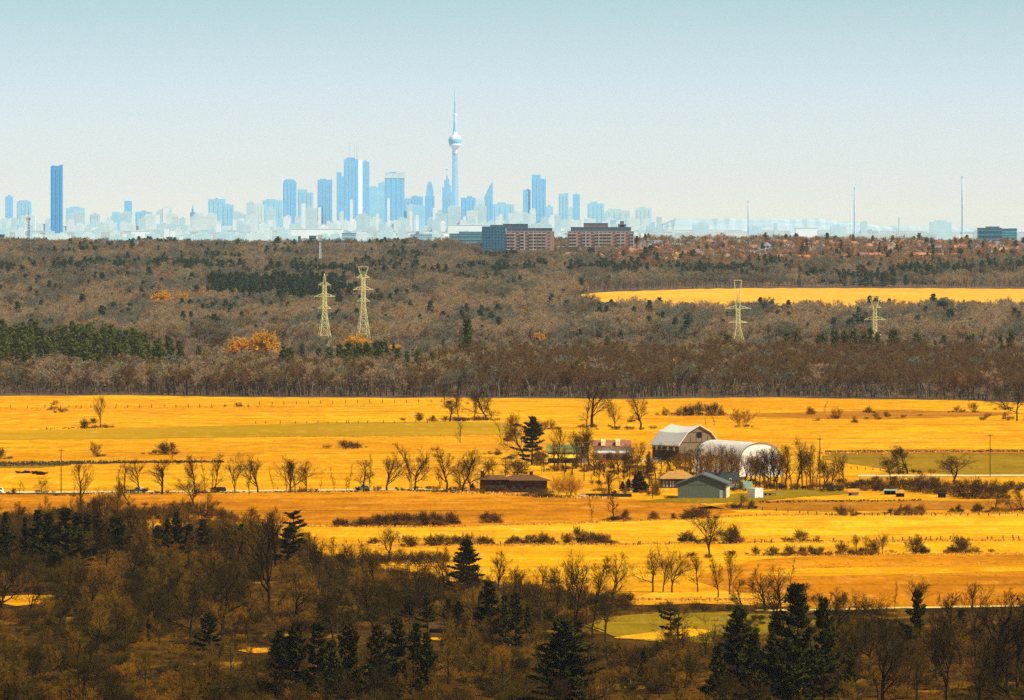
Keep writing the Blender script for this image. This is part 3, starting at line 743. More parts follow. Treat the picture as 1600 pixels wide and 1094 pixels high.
# long faint ridge beyond the right suburb
m = MB(); n = 60
for j in range(n+1):
    px = 1000 + 560*j/n; D = 46000.0; hgt = 62*sst(1000,1060,px)*(1-.55*sst(1280,1400,px))*(1-.3*sst(1450,1560,px)) + 3*math.sin(px*.09) + 2*math.sin(px*.31)
    x = (px-800)*K*D; b = gz(x, D)
    m.v += [(x, D-900, b-1), (x, D, b+hgt), (x, D+700, b+hgt*.9), (x, D+2000, b-1)]
for j in range(n):
    for i in range(3): a = 4*j+i; m.face(a, a+4, a+5, a+1)
tag(m.build('hills', surf('hazed_hill_wood', (.38,.50,.49), .1, .004)), 'low faint wooded ridge on the horizon at right', None, None, 'structure')  # ridge colour faded to paint the haze in front of it

# ------------------------------------------------------------------ nearer buildings on the rise
BR = surf('brick_orange', (.36,.205,.135), .12, .5); BRD = surf('brick_dark', (.17,.14,.125), .12, .5)
BALC = surf('balcony_white', (.46,.42,.33), .08, .5); GLS = surf('glass_dark_teal', (.03,.11,.16), .15, .3, .25, .5)
GLT = surf('glass_teal', (.05,.22,.26), .12, .2, .3, .5); SLATE = surf('roof_slate_blue', (.07,.13,.16), .12, .3)
CREAM = surf('cream_cladding', (.74,.60,.36), .08, .2); GREYC = surf('grey_concrete', (.22,.27,.28), .1, .3)
def shared(mb, name, mat): return mb.mesh(name, mat)
def apartment(lab, D, x0, x1, yb, yroof, blocks, tops, dark_to=None):
    g = at((x0+x1)/2, D); u = K*D; zb = zat(yb, D)
    t = thing('apartment_building', lab, 'apartment block', (g.x, D, zb), 0, 'brick apartment blocks on the rise')
    X = lambda px: (px-(x0+x1)/2)*u
    H = (yb-yroof)*u; nst = max(4, int(H/3.1)); sh = H/nst
    if dark_to:
        MB().box(X(x0), X(dark_to), -2, 22, 0, (yb-354)*u).build('glass_wing', GLS, t)
        wm = shared(MB().box(-1.0,1.0,-.25,-.02,0,1.1), 'window', GLT)
        for i in range(7):
            for s in range(7):
                o = link('window', wm, t); o.location = (X(x0)+3+i*(X(dark_to)-X(x0)-6)/6.0, -2, 2+s*3.1)
    xl = dark_to or x0
    MB().box(X(xl), X(x1), 0, 22, 0, H).build('brick_wall', BR, t)
    bm_ = shared(MB().box(-2.2,2.2,-1.6,0,0,.18).box(-2.2,2.2,-1.62,-1.5,.18,1.0), 'balcony', BALC)
    wm = shared(MB().box(-1.15,1.15,-.2,-.02,0,1.5), 'window', GLS)
    cm = shared(MB().box(-.45,.45,-1.9,-.01,0,H), 'white_column', BALC)
    x = X(xl)+3.2; k = 0; nb = 0; nw = 0
    while x < X(x1)-2:
        bal = blocks[k % len(blocks)]
        for s in range(nst):
            if bal and nb < 95: o = link('balcony', bm_, t); o.location = (x, 0, s*sh+.3); nb += 1
            if nw < 98: o = link('window', wm, t); o.location = (x, 0, s*sh+1.0); nw += 1
        if bal == 2: o = link('white_column', cm, t); o.location = (x+2.4, 0, 0)
        x += 4.9; k += 1
    for (a, b, ya, yb2, mt) in tops:
        MB().box(X(a), X(b), 3, 19, (yb-ya)*u+.02, (yb-yb2)*u).build('setback', mt, t)
        MB().box(X(a)-.4, X(b)+.4, 2.6, 19.4, (yb-yb2)*u+.03, (yb-yb2)*u+.5).build('roof', GREYC, t)
    return t
apartment('long brick apartment block with dark glass left wing', 11300.0, 753, 866, 391, 361.5, [1,1,0,2,0,2,1], [(791,863,361.5,357,SLATE),(786,825,356.3,350.5,SLATE),(766,786,353.9,352.2,SLATE)], 790)
apartment('brick apartment block with tall roof chimney at right', 11600.0, 887, 990, 386, 361.5, [1,1,0,2,1,0,2,1], [(892,986,361.5,355.5,SLATE),(912,950,354.8,349.2,BRD),(969,975,354.8,346.3,BRD),(966,978,354.8,351,SLATE)])
def block(name, lab, cat, D, x0, x1, yt, yb, mat, bands=0, bmat=None, tops=(), dep=25, group=None):
    g = at((x0+x1)/2, D); u = K*D; t = thing(name, lab, cat, (g.x, D, zat(yb, D)), 0, group)
    hw = (x1-x0)/2*u; H = (yb-yt)*u
    MB().box(-hw, hw, 0, dep, min(0, gz(g.x, D)-zat(yb, D)), H).build('wall', mat, t)
    for i in range(bands):
        z = H*(i+.35)/bands; MB().box(-hw*.985, hw*.985, -.3, -.02, z, z+H/bands*.45).build('window_band', bmat, t)
    MB().box(-hw-.4, hw+.4, -.5, dep+.5, H+.02, H+.7).build('roof', GREYC, t)
    for (a, b, y1, mt) in tops:
        MB().box((a-(x0+x1)/2)*u, (b-(x0+x1)/2)*u, 3, dep-3, H+.75, (yb-y1)*u).build('penthouse', mt, t)
    return t
block('office_building', 'low teal glass office left of the brick apartment block', 'office', 12100.0, 702, 756, 366, 388, GLT, 4, surf('office_band', (.16,.30,.32), .1, .3), [(717,756,362,GLT)])
block('office_building', 'wide blue glass office alone on the right horizon', 'office', 12600.0, 1528, 1565, 357, 378, GLS, 3, GLT, [(1541,1562,354,GLS)])
block('office_building', 'pale teal office wing beside the blue glass office', 'office', 12700.0, 1566, 1589, 358, 378, surf('glass_pale_teal', (.16,.42,.40), .1, .2, .4), 5, GLT, [(1577,1589,356.8,GLT)])
block('office_building', 'small grey block left of the white cell tower', 'office', 14500.0, 483, 494, 369, 386, GREYC, 3, GLS)
block('office_building', 'hazy stepped office right of the white cell tower', 'office', 17000.0, 534, 556, 365, 382, SK['teal'], 4, SK['mid'], [(541,549,361.5,SK['mid'])])
block('office_building', 'pale office with dark stair tower left of the teal office', 'office', 17000.0, 641, 675, 367, 384, SK['teal'], 3, SK['mid'], [(650,655,361.5,GREYC)])
block('office_building', 'tiny grey block behind the left woods', 'office', 12500.0, 260, 268.5, 371, 377, GREYC, 1, GLS)
block('office_building', 'tiny blue block at the left edge of the woods', 'office', 12500.0, -6, 6, 367, 376, GREYC, 2, GLS)
block('office_building', 'small dark flat block above the long cream buildings', 'office', 13500.0, 442, 457, 376.5, 381, GREYC, 1, GLS)
for i, (a, b, yt, yb) in enumerate([(408,486,381,390),(520,590,381,390),(592,655,382.5,391),(160,215,377,381),(664,700,385,391),(722,752,385,391),(190,245,387,390.5),(1000,1030,377,381)]):
    block('warehouse', ['long cream building left of the white cell tower','long cream building right of the white cell tower','long cream building below the pale office','cream building on the skyline of the left woods','low red brown row below the pale office','low cream row below the teal office','bright sandy wall in the left woods','pale hall at the left end of the suburb'][i], 'warehouse', 12000.0, a, b, yt, yb, BRD if i == 4 else CREAM, 1, GREYC, (), 25, 'low cream buildings on the rise')
# masts
def latticemast(name, lab, px, D, yt, yb, w_, mat, dishes=0):
    g = at(px, D); u = K*D; b = zat(yb, D); H = (yb-yt)*u
    t = thing(name, lab, 'mast', (g.x, D, b)); m = MB()
    for s in range(3):
        a = s*2.094; m.tube((w_*math.cos(a), w_*math.sin(a), 0), (w_*.6*math.cos(a), w_*.6*math.sin(a), H), .28, .22, 4)
    for i in range(int(H/3.2)):
        z = i*3.2
        for s in range(3):
            a, b2 = s*2.094, (s+1)*2.094; m.tube((w_*.9*math.cos(a), w_*.9*math.sin(a), z), (w_*.85*math.cos(b2), w_*.85*math.sin(b2), z+3.2), .16, .16, 3)
    m.build('lattice', mat, t)
    MB().tube((0,0,H), (0,0,H+4), .25, .1, 4).build('tip', mat, t)
    dm = shared(MB().box(-.5,.5,-.9,-.2,0,2.6), 'panel_antenna', BALC if dishes > 2 else GREYC)
    for i in range(dishes):
        o = link('panel_antenna', dm, t); o.location = ((-1.6,1.6,0)[i % 3], -.6, H*(.98-.13*(i//3))-2.7)
    return t
latticemast('radio_mast', 'dark lattice radio mast above the left woods', 44.5, 10500.0, 339, 394, 1.3, surf('mast_dark', (.05,.09,.11), .1, 1), 2)
latticemast('cell_tower', 'white cell tower with antenna panels above the far woods', 500, 9800.0, 366, 404, 1.0, surf('mast_white', (.78,.74,.62), .06, 1), 6)
# ------------------------------------------------------------------ the farm
TIN = surf('roof_tin_pale', (.66,.62,.46), .08, .6, .8, .05, 0, (1,6,1))
BARNW = surf('barn_boards', (.195,.145,.078), .25, 1.2, .9, .1, 0, (6,6,.3))
BARND = surf('barn_boards_dark', (.055,.050,.040), .2, 1.0)
DARKIN = surf('dark_opening', (.012,.012,.010), .1, 1)
WHITEF = surf('white_fabric', (.86,.80,.62), .05, .25, .6, .3)
WHITEP = surf('white_paint', (.82,.76,.60), .06, .5)
SHEDG = surf('shed_grey_green', (.105,.118,.070), .06, .8, .7, .2, 0, (5,5,.3))
SHEDR = surf('shed_roof_dark', (.085,.095,.06), .12, .6, .6, .4, 0, (1,6,1))
TRIMY = surf('trim_cream', (.78,.60,.25), .06, .5)
BROWNR = surf('roof_brown_shingle', (.15,.070,.020), .2, 1.2); BROWNW = surf('wall_brown_brick', (.055,.030,.014), .2, .8)
MOSS = surf('roof_mossy_green', (.20,.20,.035), .25, .8); GREENW = surf('wall_dark_green', (.055,.060,.028), .2, .8)
PINKR = surf('roof_pink_red', (.30,.12,.06), .18, .8); TANR = surf('roof_tan', (.44,.215,.045), .15, .8)
DKR = surf('roof_dark_slate', (.035,.042,.034), .2, .8); GLASS = surf('window_glass', (.03,.035,.04), .2, 1, .15, .5)
ORNR = surf('roof_orange_rust', (.62,.25,.03), .2, .8); TEALP = surf('paint_teal', (.20,.36,.24), .1, .8)
REDP = surf('red_paint', (.45,.03,.015), .1, .8); WOODP = surf('old_post_wood', (.06,.036,.016), .2, 2); METAL = surf('grey_steel', (.30,.30,.27), .1, 2, .5, .4)

def basis(px, py): g = ground(px, py); return g, K*g.y

# barn: gambrel roof, plank gable with an owl hole
g, u = basis(1092, 720); D = g.y
ba = thing('barn', 'old gambrel-roofed barn with pale tin roof and plank gable', 'barn', g, math.radians(28))
W, Lb, eh = 16.4, 20.0, 6.3; hw = W/2; H = 12.6
prof = [(-hw,eh),(-hw*.58,H*.80),(0,H),(hw*.58,H*.80),(hw,eh)]
MB().prism([(-hw,2.6),(hw,2.6)]+prof[::-1], 'y', 0, .3).build('gable_wall', BARNW, ba)
MB().box(-hw, hw, .05, .35, 0, 2.58).build('stone_base', surf('barn_stone', (.20,.115,.045), .2, .5), ba)
MB().prism([(-hw,0),(hw,0)]+prof[::-1], 'y', Lb-.3, Lb).build('rear_wall', BARNW, ba)
MB().box(-hw, -hw+.3, .4, Lb-.35, 0, eh).build('side_wall', BARND, ba); MB().box(hw-.3, hw, .4, Lb-.35, 0, eh).build('side_wall', BARND, ba)
win = MB()
for k in (3.0, 7.5, 12.0, 16.0): MB().box(-hw-.08, -hw-.003, k, k+1.4, 3.6, 4.9).build('window', WHITEP, ba)
o2 = [(-hw-.7,eh-.75),(-hw*.60,H*.80+.30),(0,H+.32),(hw*.60,H*.80+.30),(hw+.7,eh-.75)]
i2 = [(x*.985, z-.28) for x, z in o2]
rm = MB()
ys = [-.8 + (Lb+1.6)*i/8 for i in range(9)]
dip = lambda y: -.75*math.sin(math.pi*(y+.8)/(Lb+1.6))
for y in ys:
    for (x, z) in o2: rm.v.append((x, y, z + (dip(y) if abs(x) < hw*.9 else 0)*(1.0 if abs(x) < 1 else .5)))
    for (x, z) in i2: rm.v.append((x, y, z + (dip(y) if abs(x) < hw*.9 else 0)*(1.0 if abs(x) < 1 else .5)))
for i in range(8):
    a = i*10
    for j in range(4): rm.face(a+j, a+j+1, a+11+j, a+10+j); rm.face(a+6+j, a+5+j, a+15+j, a+16+j)
    rm.face(a, a+10, a+15, a+5); rm.face(a+4, a+9, a+19, a+14)
for a in (0, 80):
    for j in range(4): rm.face(a+j, a+5+j, a+6+j, a+j+1)
rm.build('roof', TIN, ba)
MB().prism([(.1+1.15*math.cos(t), 9.2+1.15*math.sin(t)) for t in [i*math.pi/6 for i in range(12)]], 'y', -.06, -.005).build('round_opening', DARKIN, ba)
MB().box(-hw+.2, hw-.2, -.10, -.004, 6.55, 6.75).build('ledge_board', BARND, ba)
MB().box(-hw*.55, hw*.55, -.10, -.004, 10.25, 10.4).build('ledge_board', BARND, ba)
for x in (-3.4, -1.1, 1.2, 3.6): MB().box(x-.09, x+.09, -.07, -.004, 6.8, 8.9 if abs(x) > 3 else 10.2).build('batten', BARND, ba)

# white arched fabric hall
fabric = surf('hall_fabric_membrane', (.94,.90,.76), .04, .25, .7, .1)
_nt = fabric.node_tree; _b = _nt.nodes['Principled BSDF']; _t = _nt.nodes.new('ShaderNodeBsdfTranslucent'); _t.inputs['Color'].default_value = (.96,.92,.80,1)
_m = _nt.nodes.new('ShaderNodeMixShader'); _m.inputs[0].default_value = .5
_nt.links.new(_b.outputs[0], _m.inputs[1]); _nt.links.new(_t.outputs[0], _m.inputs[2]); _nt.links.new(_m.outputs[0], _nt.nodes['Material Output'].inputs['Surface'])
g, u = basis(1189, 745); ax = Vector((-14.5, 49, 0)); rz = math.atan2(14.5, 49)
q = thing('quonset_hall', 'white arched fabric storage hall behind bare trees', 'hall', g, rz); Wq, Hq, Lq = 15.8, 11.5, 51
arc = [(-Wq/2*math.copysign(abs(math.cos(t))**.85, math.cos(t)), Hq*max(0, math.sin(t))**.62) for t in [math.pi*i/20 for i in range(21)]]
m = MB(); ny_ = 12
for k in range(ny_+1):
    y = Lq*k/ny_
    for (x, z) in arc: s = 1 - .012*(k % 2); m.v.append((x*s, y, z*s))
for k in range(ny_):
    for i in range(20): a = k*21+i; m.face(a, a+1, a+22, a+21)
m.build('roof', fabric, q, True)
m = MB().prism([(x*.985, z*.985) for x, z in arc], 'y', .15, .35); m.build('end_wall', WHITEF, q)
m = MB().prism([(x*.985, z*.985) for x, z in arc], 'y', Lq-.35, Lq-.15); m.build('end_wall', WHITEF, q)
m = MB()
for i in range(20): m.tube((arc[i][0], -.05, arc[i][1]), (arc[i+1][0], -.05, arc[i+1][1]), .16, .16, 5)
m.build('arch_rim', surf('rim_green', (.16,.20,.10), .1, 1), q)
MB().box(-2.6, 2.6, .02, .12, 0, 4.6).build('door', surf('door_grey', (.35,.33,.25), .1, 1), q)

# grey shed
g, u = basis(1096.5, 779); s = thing('metal_shed', 'grey green metal shed with low gable roof in front of the house', 'shed', g, math.radians(-4))
hw, eh, H, L = 7.55, 4.5, 7.35, 22.0
MB().prism([(-hw,0),(hw,0),(hw,eh),(0,H-.2),(-hw,eh)], 'y', 0, L).build('wall', SHEDG, s)
rt = (H-eh)/hw; oh = .9
MB().prism([(-hw-oh,eh-oh*rt+.05),(0,H+.05),(hw+oh,eh-oh*rt+.05),(hw+oh,eh-oh*rt+.45),(0,H+.48),(-hw-oh,eh-oh*rt+.45)], 'y', -.7, L+.7).build('roof', SHEDR, s)
MB().box(-hw+.02, hw-.02, -.09, -.004, eh-.16, eh-.02).build('seam_board', surf('seam', (.11,.13,.09), .1, 1), s)
dr = MB().box(hw-2.0, hw-1.0, -.1, -.004, 0, 2.6).build('door', surf('door_pale', (.36,.40,.30), .08, 1), s)
MB().box(hw-1.2, hw-1.1, -.16, -.101, 1.2, 1.35).build('handle', DARKIN, dr)
MB().box(hw+.004, hw+.34, -.12, .3, 0, eh-.5).build('corner_trim', TRIMY, s)
MB().box(hw+.004, hw+.12, .34, L-.2, 0, eh-.55).build('sunlit_side', TRIMY, s)  # sunlight on the right wall put into its bright cream colour
tu = MB()
for i in range(10): tu.tube((-hw-oh+.1+i*.01, -.72, 0), (-hw-oh+.1, -.72, 0.01), .01, .01, 3)

def house(name, lab, cat, px0, px1, yb, yr, ye, roofm, wallm, depth=9, over=.6, rz=0, wins=(), wm=None, chim=(), gable=False, door=None, chm=None, group=None):
    """ridge runs along the front (hip roof) unless gable; yr/ye: ridge and eave heights in the frame"""
    g, u = basis((px0+px1)/2, yb); t = thing(name, lab, cat, g, rz, group)
    hw = (px1-px0)/2*u; eh = (yb-ye)*u; H = (yb-yr)*u
    MB().box(-hw, hw, 0, depth, 0, eh).build('wall', wallm, t)
    a = hw+over; y0, y1 = -over, depth+over; ym = depth/2; ins = 0 if gable else min(a*.6, depth*.55)
    z0 = eh+.02
    m = MB(); m.v = [(-a,y0,z0),(a,y0,z0),(a,y1,z0),(-a,y1,z0),(-a+ins,ym,H),(a-ins,ym,H)]
    m.f = [(0,1,5,4),(2,3,4,5),(1,2,5),(3,0,4),(3,2,1,0)]; m.m = [0]*5
    m.build('roof', roofm, t)
    MB().box(-a, a, y0-.08, y0-.003, z0-.02, z0+.16).build('gutter', WOODP, t)
    for (x0, x1, za, zb) in wins:
        fr = MB().box((x0-(px0+px1)/2)*u, (x1-(px0+px1)/2)*u, -.1, -.004, za, zb).build('window', wm or GLASS, t)
        xa, xb = (x0-(px0+px1)/2)*u, (x1-(px0+px1)/2)*u
        MB().box(xa+.12, xb-.12, -.14, -.101, za+.12, zb-.12).build('pane', GLASS, fr)
    for (x, w_, yt) in chim:
        xx = (x-(px0+px1)/2)*u
        c = MB().box(xx-w_, xx+w_, ym-.5, ym+.5, eh*.6, (yb-yt)*u).build('chimney', chm or BROWNW, t)
        MB().box(xx-w_*1.15, xx+w_*1.15, ym-.6, ym+.6, (yb-yt)*u+.005, (yb-yt)*u+.2).build('cap', WOODP, c)
    if door: MB().box((door-(px0+px1)/2)*u-.5, (door-(px0+px1)/2)*u+.5, -.12, -.004, 0, 2.1).build('door', WOODP, t)
    return t, u, hw, eh, H
t, u, hw, eh, H = house('ranch_house', 'long low brown roofed brick house with two chimneys', 'house', 782, 855, 770, 742.5, 751.5, BROWNR, BROWNW, 10, 1.0, 0, [(800,806,1.2,2.4),(812,818,1.2,2.4),(832,838,1.2,2.4)], None, [(830,.55,738)], door=824)
wg = MB(); xw = -hw-32*u
MB().box(xw, -hw-.02, -1.0, 8, 0, 4.2).build('wing_wall', BROWNW, t)
m = MB(); a0, a1, y0, y1, z0, zr = xw-.8, -hw+3, -1.8, 8.8, 4.22, 5.6
m.v = [(a0,y0,z0),(a1,y0,z0),(a1,y1,z0),(a0,y1,z0),(a0+2.2,3.5,zr),(a1-2.2,3.5,zr)]; m.f = [(0,1,5,4),(2,3,4,5),(1,2,5),(3,0,4),(3,2,1,0)]; m.m = [0]*5
m.build('wing_roof', BROWNR, t)
MB().box(xw+.2, xw+1.3, 1, 2.2, 2, 7.0).build('chimney', BROWNW, t); MB().box(xw+.5, xw+1.0, 1.3, 1.9, 7.01, 7.5).build('chimney_pot', WHITEP, t)
for k in (3.0, 6.4): MB().box(xw+k, xw+k+1.8, -1.1, -1.004, 1.1, 2.4).build('window', GLASS, t)
t, u, hw, eh, H = house('green_house', 'house with mossy green roof and bright yellow lower roof band', 'house', 856, 906, 724, 695, 708, MOSS, GREENW, 9, .5, 0, [(866,871,1.0,2.2),(885,890,1.0,2.2)], None, [], True)
MB().prism([(-2.6,1.9),(-.05,3.1),(-.05,3.3),(-2.6,2.1)], 'x', -hw+.2, hw-.2).build('porch_roof', surf('yellow_roof', (.80,.50,.02), .1, .8), t)
for k in range(5): MB().box(-hw+.4+k*(2*hw-1)/4, -hw+.55+k*(2*hw-1)/4, -2.4, -2.25, 0, 2.0).build('porch_post', WOODP, t)
MB().box(hw+.02, hw+3.0, 1, 7, 0, 6.1).build('end_block', surf('wall_mauve', (.22,.14,.12), .1, .8), t)
t, u, hw, eh, H = house('farmhouse', 'long white house with pinkish red roof left of the barn', 'house', 927, 984, 719, 688, 698.5, PINKR, surf('wall_old_white', (.56,.46,.28), .12, .8), 9, .5, 0, [(932,936,.6,1.9),(942,946,.6,1.9),(951,955,.6,1.9),(961,966,.6,1.9),(972,977,.6,1.9),(937,940,2.8,3.8),(956,960,2.8,3.8),(970,973,2.8,3.8)], surf('ochre_frame', (.60,.30,.03), .1, 1), [], True, 949)
MB().prism([(-2.2,2.5),(-.05,3.2),(-.05,3.4),(-2.2,2.7)], 'x', -hw*.8, hw).build('porch_roof', surf('porch_grey', (.45,.44,.38), .1, 1), t)
for xx in (-.45, .35): MB().prism([(-.2,H*.72),(2.2,H*.93),(2.2,H*1.06),(-.2,H*.97)], 'x', xx*hw-.8, xx*hw+.8).build('dormer', TRIMY, t)
house('bungalow', 'bungalow with tan hipped roof behind the grey shed', 'house', 1031, 1086, 763, 736.5, 749, TANR, GREENW, 10, .8, 0, [(1036,1038,.5,2.3),(1041,1043.5,.4,2.3),(1047,1048.5,.5,2.3),(1051,1053,.5,2.3),(1062,1066,1,2.2)], WHITEP, [(1073,.3,735)], door=1057)
t, u, hw, eh, H = house('dark_roofed_house', 'dark slate roofed house half hidden behind the grey shed', 'house', 1112, 1158, 765, 738, 751, DKR, surf('siding_grey', (.20,.24,.20), .1, 1), 12, .7, math.radians(18), [(1140,1143,2.4,3.6),(1148,1152,1,2.2)], WHITEP, [], True)
MB().box(hw+.3, hw+3.6, -1.5, 4, 0, 2.6).build('lean_to', TEALP, t)
g, u = basis(1180, 778); t = thing('white_container', 'plain white box shed standing on the lawn beside the grey shed', 'box', g, math.radians(42))
MB().box(-1.75, 1.75, -1.75, 1.75, .15, 2.9).build('body', WHITEP, t); MB().box(-1.85, 1.85, -1.85, 1.85, 2.905, 3.05).build('roof', WHITEP, t)
for xx in (-1.3, 1.3): MB().box(xx-.2, xx+.2, -1.5, 1.5, -.05, .145).build('skid', WOODP, t)
MB().box(-.5, .5, -1.82, -1.753, .2, 2.2).build('door', surf('door_white', (.62,.58,.46), .05, 1), t)

def hut(lab, px0, px1, yb, yr, ye, roofm, wallm, depth=3.2, open_=False):
    g, u = basis((px0+px1)/2, yb); t = thing('small_shed', lab, 'shed', g, 0); hw = (px1-px0)/2*u; eh = (yb-ye)*u; H = (yb-yr)*u
    if open_:
        MB().box(-hw, hw, depth-.15, depth, 0, eh).build('rear_wall', wallm, t)
        for xx in (-hw, hw-.15): MB().box(xx, xx+.15, 0, depth-.16, 0, eh).build('side_wall', wallm, t)
        MB().box(-.1, .1, 0, depth-.16, 0, eh).build('divider', wallm, t)
    else:
        MB().box(-hw, hw, 0, depth, 0, eh).build('wall', wallm, t); MB().box(-hw*.9, -hw*.5, -.08, -.004, 0, eh*.85).build('door', DARKIN, t)
    MB().prism([(-.4,eh+.01),(depth+.3,H-.15),(depth+.3,H),(-.4,eh+.16)], 'x', -hw-.2, hw+.2).build('roof', roofm, t)
hut('small pale shed with bright orange roof left of the hedge', 1326, 1342, 775, 764, 769.5, ORNR, surf('wall_cream_old', (.40,.30,.14), .15, 1))
hut('open fronted dark green animal shed', 1382, 1401, 773.5, 765, 767, TEALP, surf('wall_dark_teal', (.05,.075,.05), .1, 1), 3.5, True)
hut('brown open shed with orange roof beside the dark green shed', 1400.5, 1413, 777, 766.5, 771, ORNR, BROWNW, 3, True)
hut('dark little shed with orange side at the hedge foot', 1466, 1478, 778, 770, 771, DKR, surf('wall_dark', (.03,.03,.02), .1, 1), 2.5)
hut('brown cabin roof among the dark trees at bottom centre', 671, 697, 989, 974, 983, surf('cabin_roof', (.085,.040,.012), .2, 1), BROWNW, 4)
hut('second brown cabin right of the forked trunk at bottom centre', 696.5, 712, 988, 969, 985, surf('cabin_roof_red', (.085,.035,.010), .2, 1), BROWNW, 5)
hut('red and green roofed barn far off beside the orange willow', 257, 281, 488, 480, 482.5, surf('roof_green_bright', (.10,.36,.16), .1, 1), surf('wall_red_far', (.42,.10,.06), .1, 1), 14)
g, u = basis(951, 777); t = thing('low_wall', 'long low dark wall in front of the farm garden', 'wall', g)
MB().box(-36*u, 36*u, 0, .4, 0, 1.05).build('wall', surf('wall_black_green', (.022,.030,.024), .2, .6), t); MB().box(-36.1*u, 36.1*u, -.05, .45, 1.055, 1.15).build('coping', DKR, t)
g, u = basis(911, 776); t = thing('garden_shed', 'tiny orange and white garden hut beside the willow', 'shed', g)
MB().box(-.9,.9,0,1.5,0,.9).build('wall', WHITEP, t); MB().prism([(-.2,.91),(.75,1.8),(1.7,.91)], 'x', -1.0, 1.0).build('roof', ORNR, t)
g, u = basis(1045, 778); t = thing('picnic_table', 'dark red picnic table left of the grey shed', 'table', g)
MB().box(-1.9,1.9,-.4,.4,.72,.78).build('table_top', surf('table_red', (.16,.03,.015), .1, 1), t)
for yy in (-.85,.65): MB().box(-1.9,1.9,yy,yy+.25,.42,.47).build('bench', surf('bench_red', (.13,.03,.015), .1, 1), t)
for xx in (-1.3,1.3): MB().tube((xx,-.8,0),(xx,.2,.72),.06,.06,4).tube((xx,.8,0),(xx,-.2,.72),.06,.06,4).build('leg', WOODP, t)
g, u = basis(1202, 775); t = thing('flat_trailer', 'dark flat farm trailer right of the white box', 'trailer', g)
MB().box(-2.6,2.2,-1,1,.6,.8).build('bed', DKR, t); MB().box(-2.6,-2.4,-1,1,.81,1.5).build('headboard', DKR, t); MB().tube((2.2,0,.65),(4.2,0,.5),.07,.07,5).build('drawbar', METAL, t)
for xx in (-1.2,.2):
    for yy in (-1.1,.9): MB().prism([(xx+.38*math.cos(a), .38+.38*math.sin(a)) for a in [i*.5236 for i in range(12)]], 'y', yy, yy+.22).build('wheel', DARKIN, t)

# ------------------------------------------------------------------ vehicles
def vehicle(name, lab, cat, px, yb, body, kind='suv', length=4.7, rz=0, Dist=None):
    g = ground(px, yb); t = thing(name, lab, cat, g, rz); h = length/2
    low = [(-h,.35),(h,.35),(h+.02,.8),(h-.1,1.0)]
    if kind == 'suv': bp = [(-h,.35),(h,.35),(h,1.02),(-h*.45,1.05),(-h*.95,.92),(-h,.75)]; cp = [(-h*.45,1.055),(h*.98,1.025),(h*.86,1.68),(-h*.12,1.72)]
    elif kind == 'pickup': bp = [(-h,.4),(h,.4),(h,1.1),(-h*.5,1.1),(-h*.95,1.0),(-h,.8)]; cp = [(-h*.5,1.105),(h*.25,1.105),(h*.2,1.78),(-h*.25,1.8)]
    else: bp = [(-h,.35),(h,.35),(h,.85),(h*.6,.95),(-h*.4,.93),(-h*.95,.8),(-h,.65)]; cp = [(-h*.42,.935),(h*.72,.955),(h*.35,1.42),(-h*.08,1.44)]
    MB().prism(bp, 'y', -.88, .88).build('body', body, t)
    MB().prism(cp, 'y', -.80, .80).build('cabin', body, t)
    cx = sum(p[0] for p in cp)/4; cz = sum(p[1] for p in cp)/4
    for sgn in (-1, 1):
        a, b = (-.83, -.803) if sgn < 0 else (.803, .83)
        MB().prism([(cx+(x-cx)*.82, cz+(z-cz)*.72) for x, z in cp], 'y', a, b).build('side_window', GLASS, t)
    sx = cp[3]; bx_ = cp[0]
    MB().quad((bx_[0]-.01,-.7,bx_[1]+.05),(bx_[0]-.01,.7,bx_[1]+.05),(sx[0]-.05,.65,sx[1]-.08),(sx[0]-.05,-.65,sx[1]-.08)).build('windscreen', GLASS, t)
    for xx in (-h*.62, h*.62):
        for yy in (-.92, .70):
            wl = MB().prism([(xx+.36*math.cos(a), .36+.36*math.sin(a)) for a in [i*math.pi/8 for i in range(16)]], 'y', yy, yy+.22).build('wheel', DARKIN, t)
            ya = yy-.02 if yy < 0 else yy+.223
            MB().prism([(xx+.2*math.cos(a), .36+.2*math.sin(a)) for a in [i*math.pi/6 for i in range(12)]], 'y', ya, ya+.017).build('rim', METAL, wl)
    for yy in (-.6, .6): MB().box(-h-.03, -h-.002, yy-.15, yy+.15, .68, .82).build('headlight', WHITEP, t)
    return t
vehicle('parked_car', 'dark blue estate car on the road between bare trees', 'car', 341.5, 769.3, surf('car_paint_navy', (.012,.020,.030), .05, 2, .25, .5), 'suv', 4.9)
t = vehicle('pickup_truck', 'dark green pickup truck with painted white glint on the road', 'truck', 216, 770, surf('car_paint_green', (.035,.060,.035), .05, 2, .25, .5), 'pickup', 5.1)
MB().box(.8, 1.7, -.7, .7, 1.12, 1.75).build('glint_block', WHITEP, t)  # white box painting the bright glint on the truck
t = vehicle('parked_car', 'pale green car with white rear on the road behind two trunks', 'car', 566, 766.8, surf('car_paint_pale_green', (.14,.26,.17), .05, 2, .25, .5), 'suv', 4.4)
MB().box(1.5, 2.1, -.75, .75, 1.04, 1.75).build('tailgate', WHITEP, t)
vehicle('parked_car', 'dark car parked on the grass left of the big conifer', 'car', 795, 718.5, surf('car_paint_black', (.010,.016,.020), .05, 2, .25, .5), 'sedan', 4.4)
vehicle('van', 'white van cut off by the left edge on the road', 'van', -7, 770.3, WHITEP, 'suv', 5.2)
vehicle('parked_car', 'small red car on the lawn in front of the white house', 'car', 944, 723.5, REDP, 'sedan', 3.6)
vehicle('parked_car', 'white car parked left of the barn', 'car', 1013, 722, WHITEP, 'sedan', 4.2)
vehicle('parked_car', 'pale silver car parked close beside the barn wall', 'car', 1024, 722.6, METAL, 'suv', 4.2)

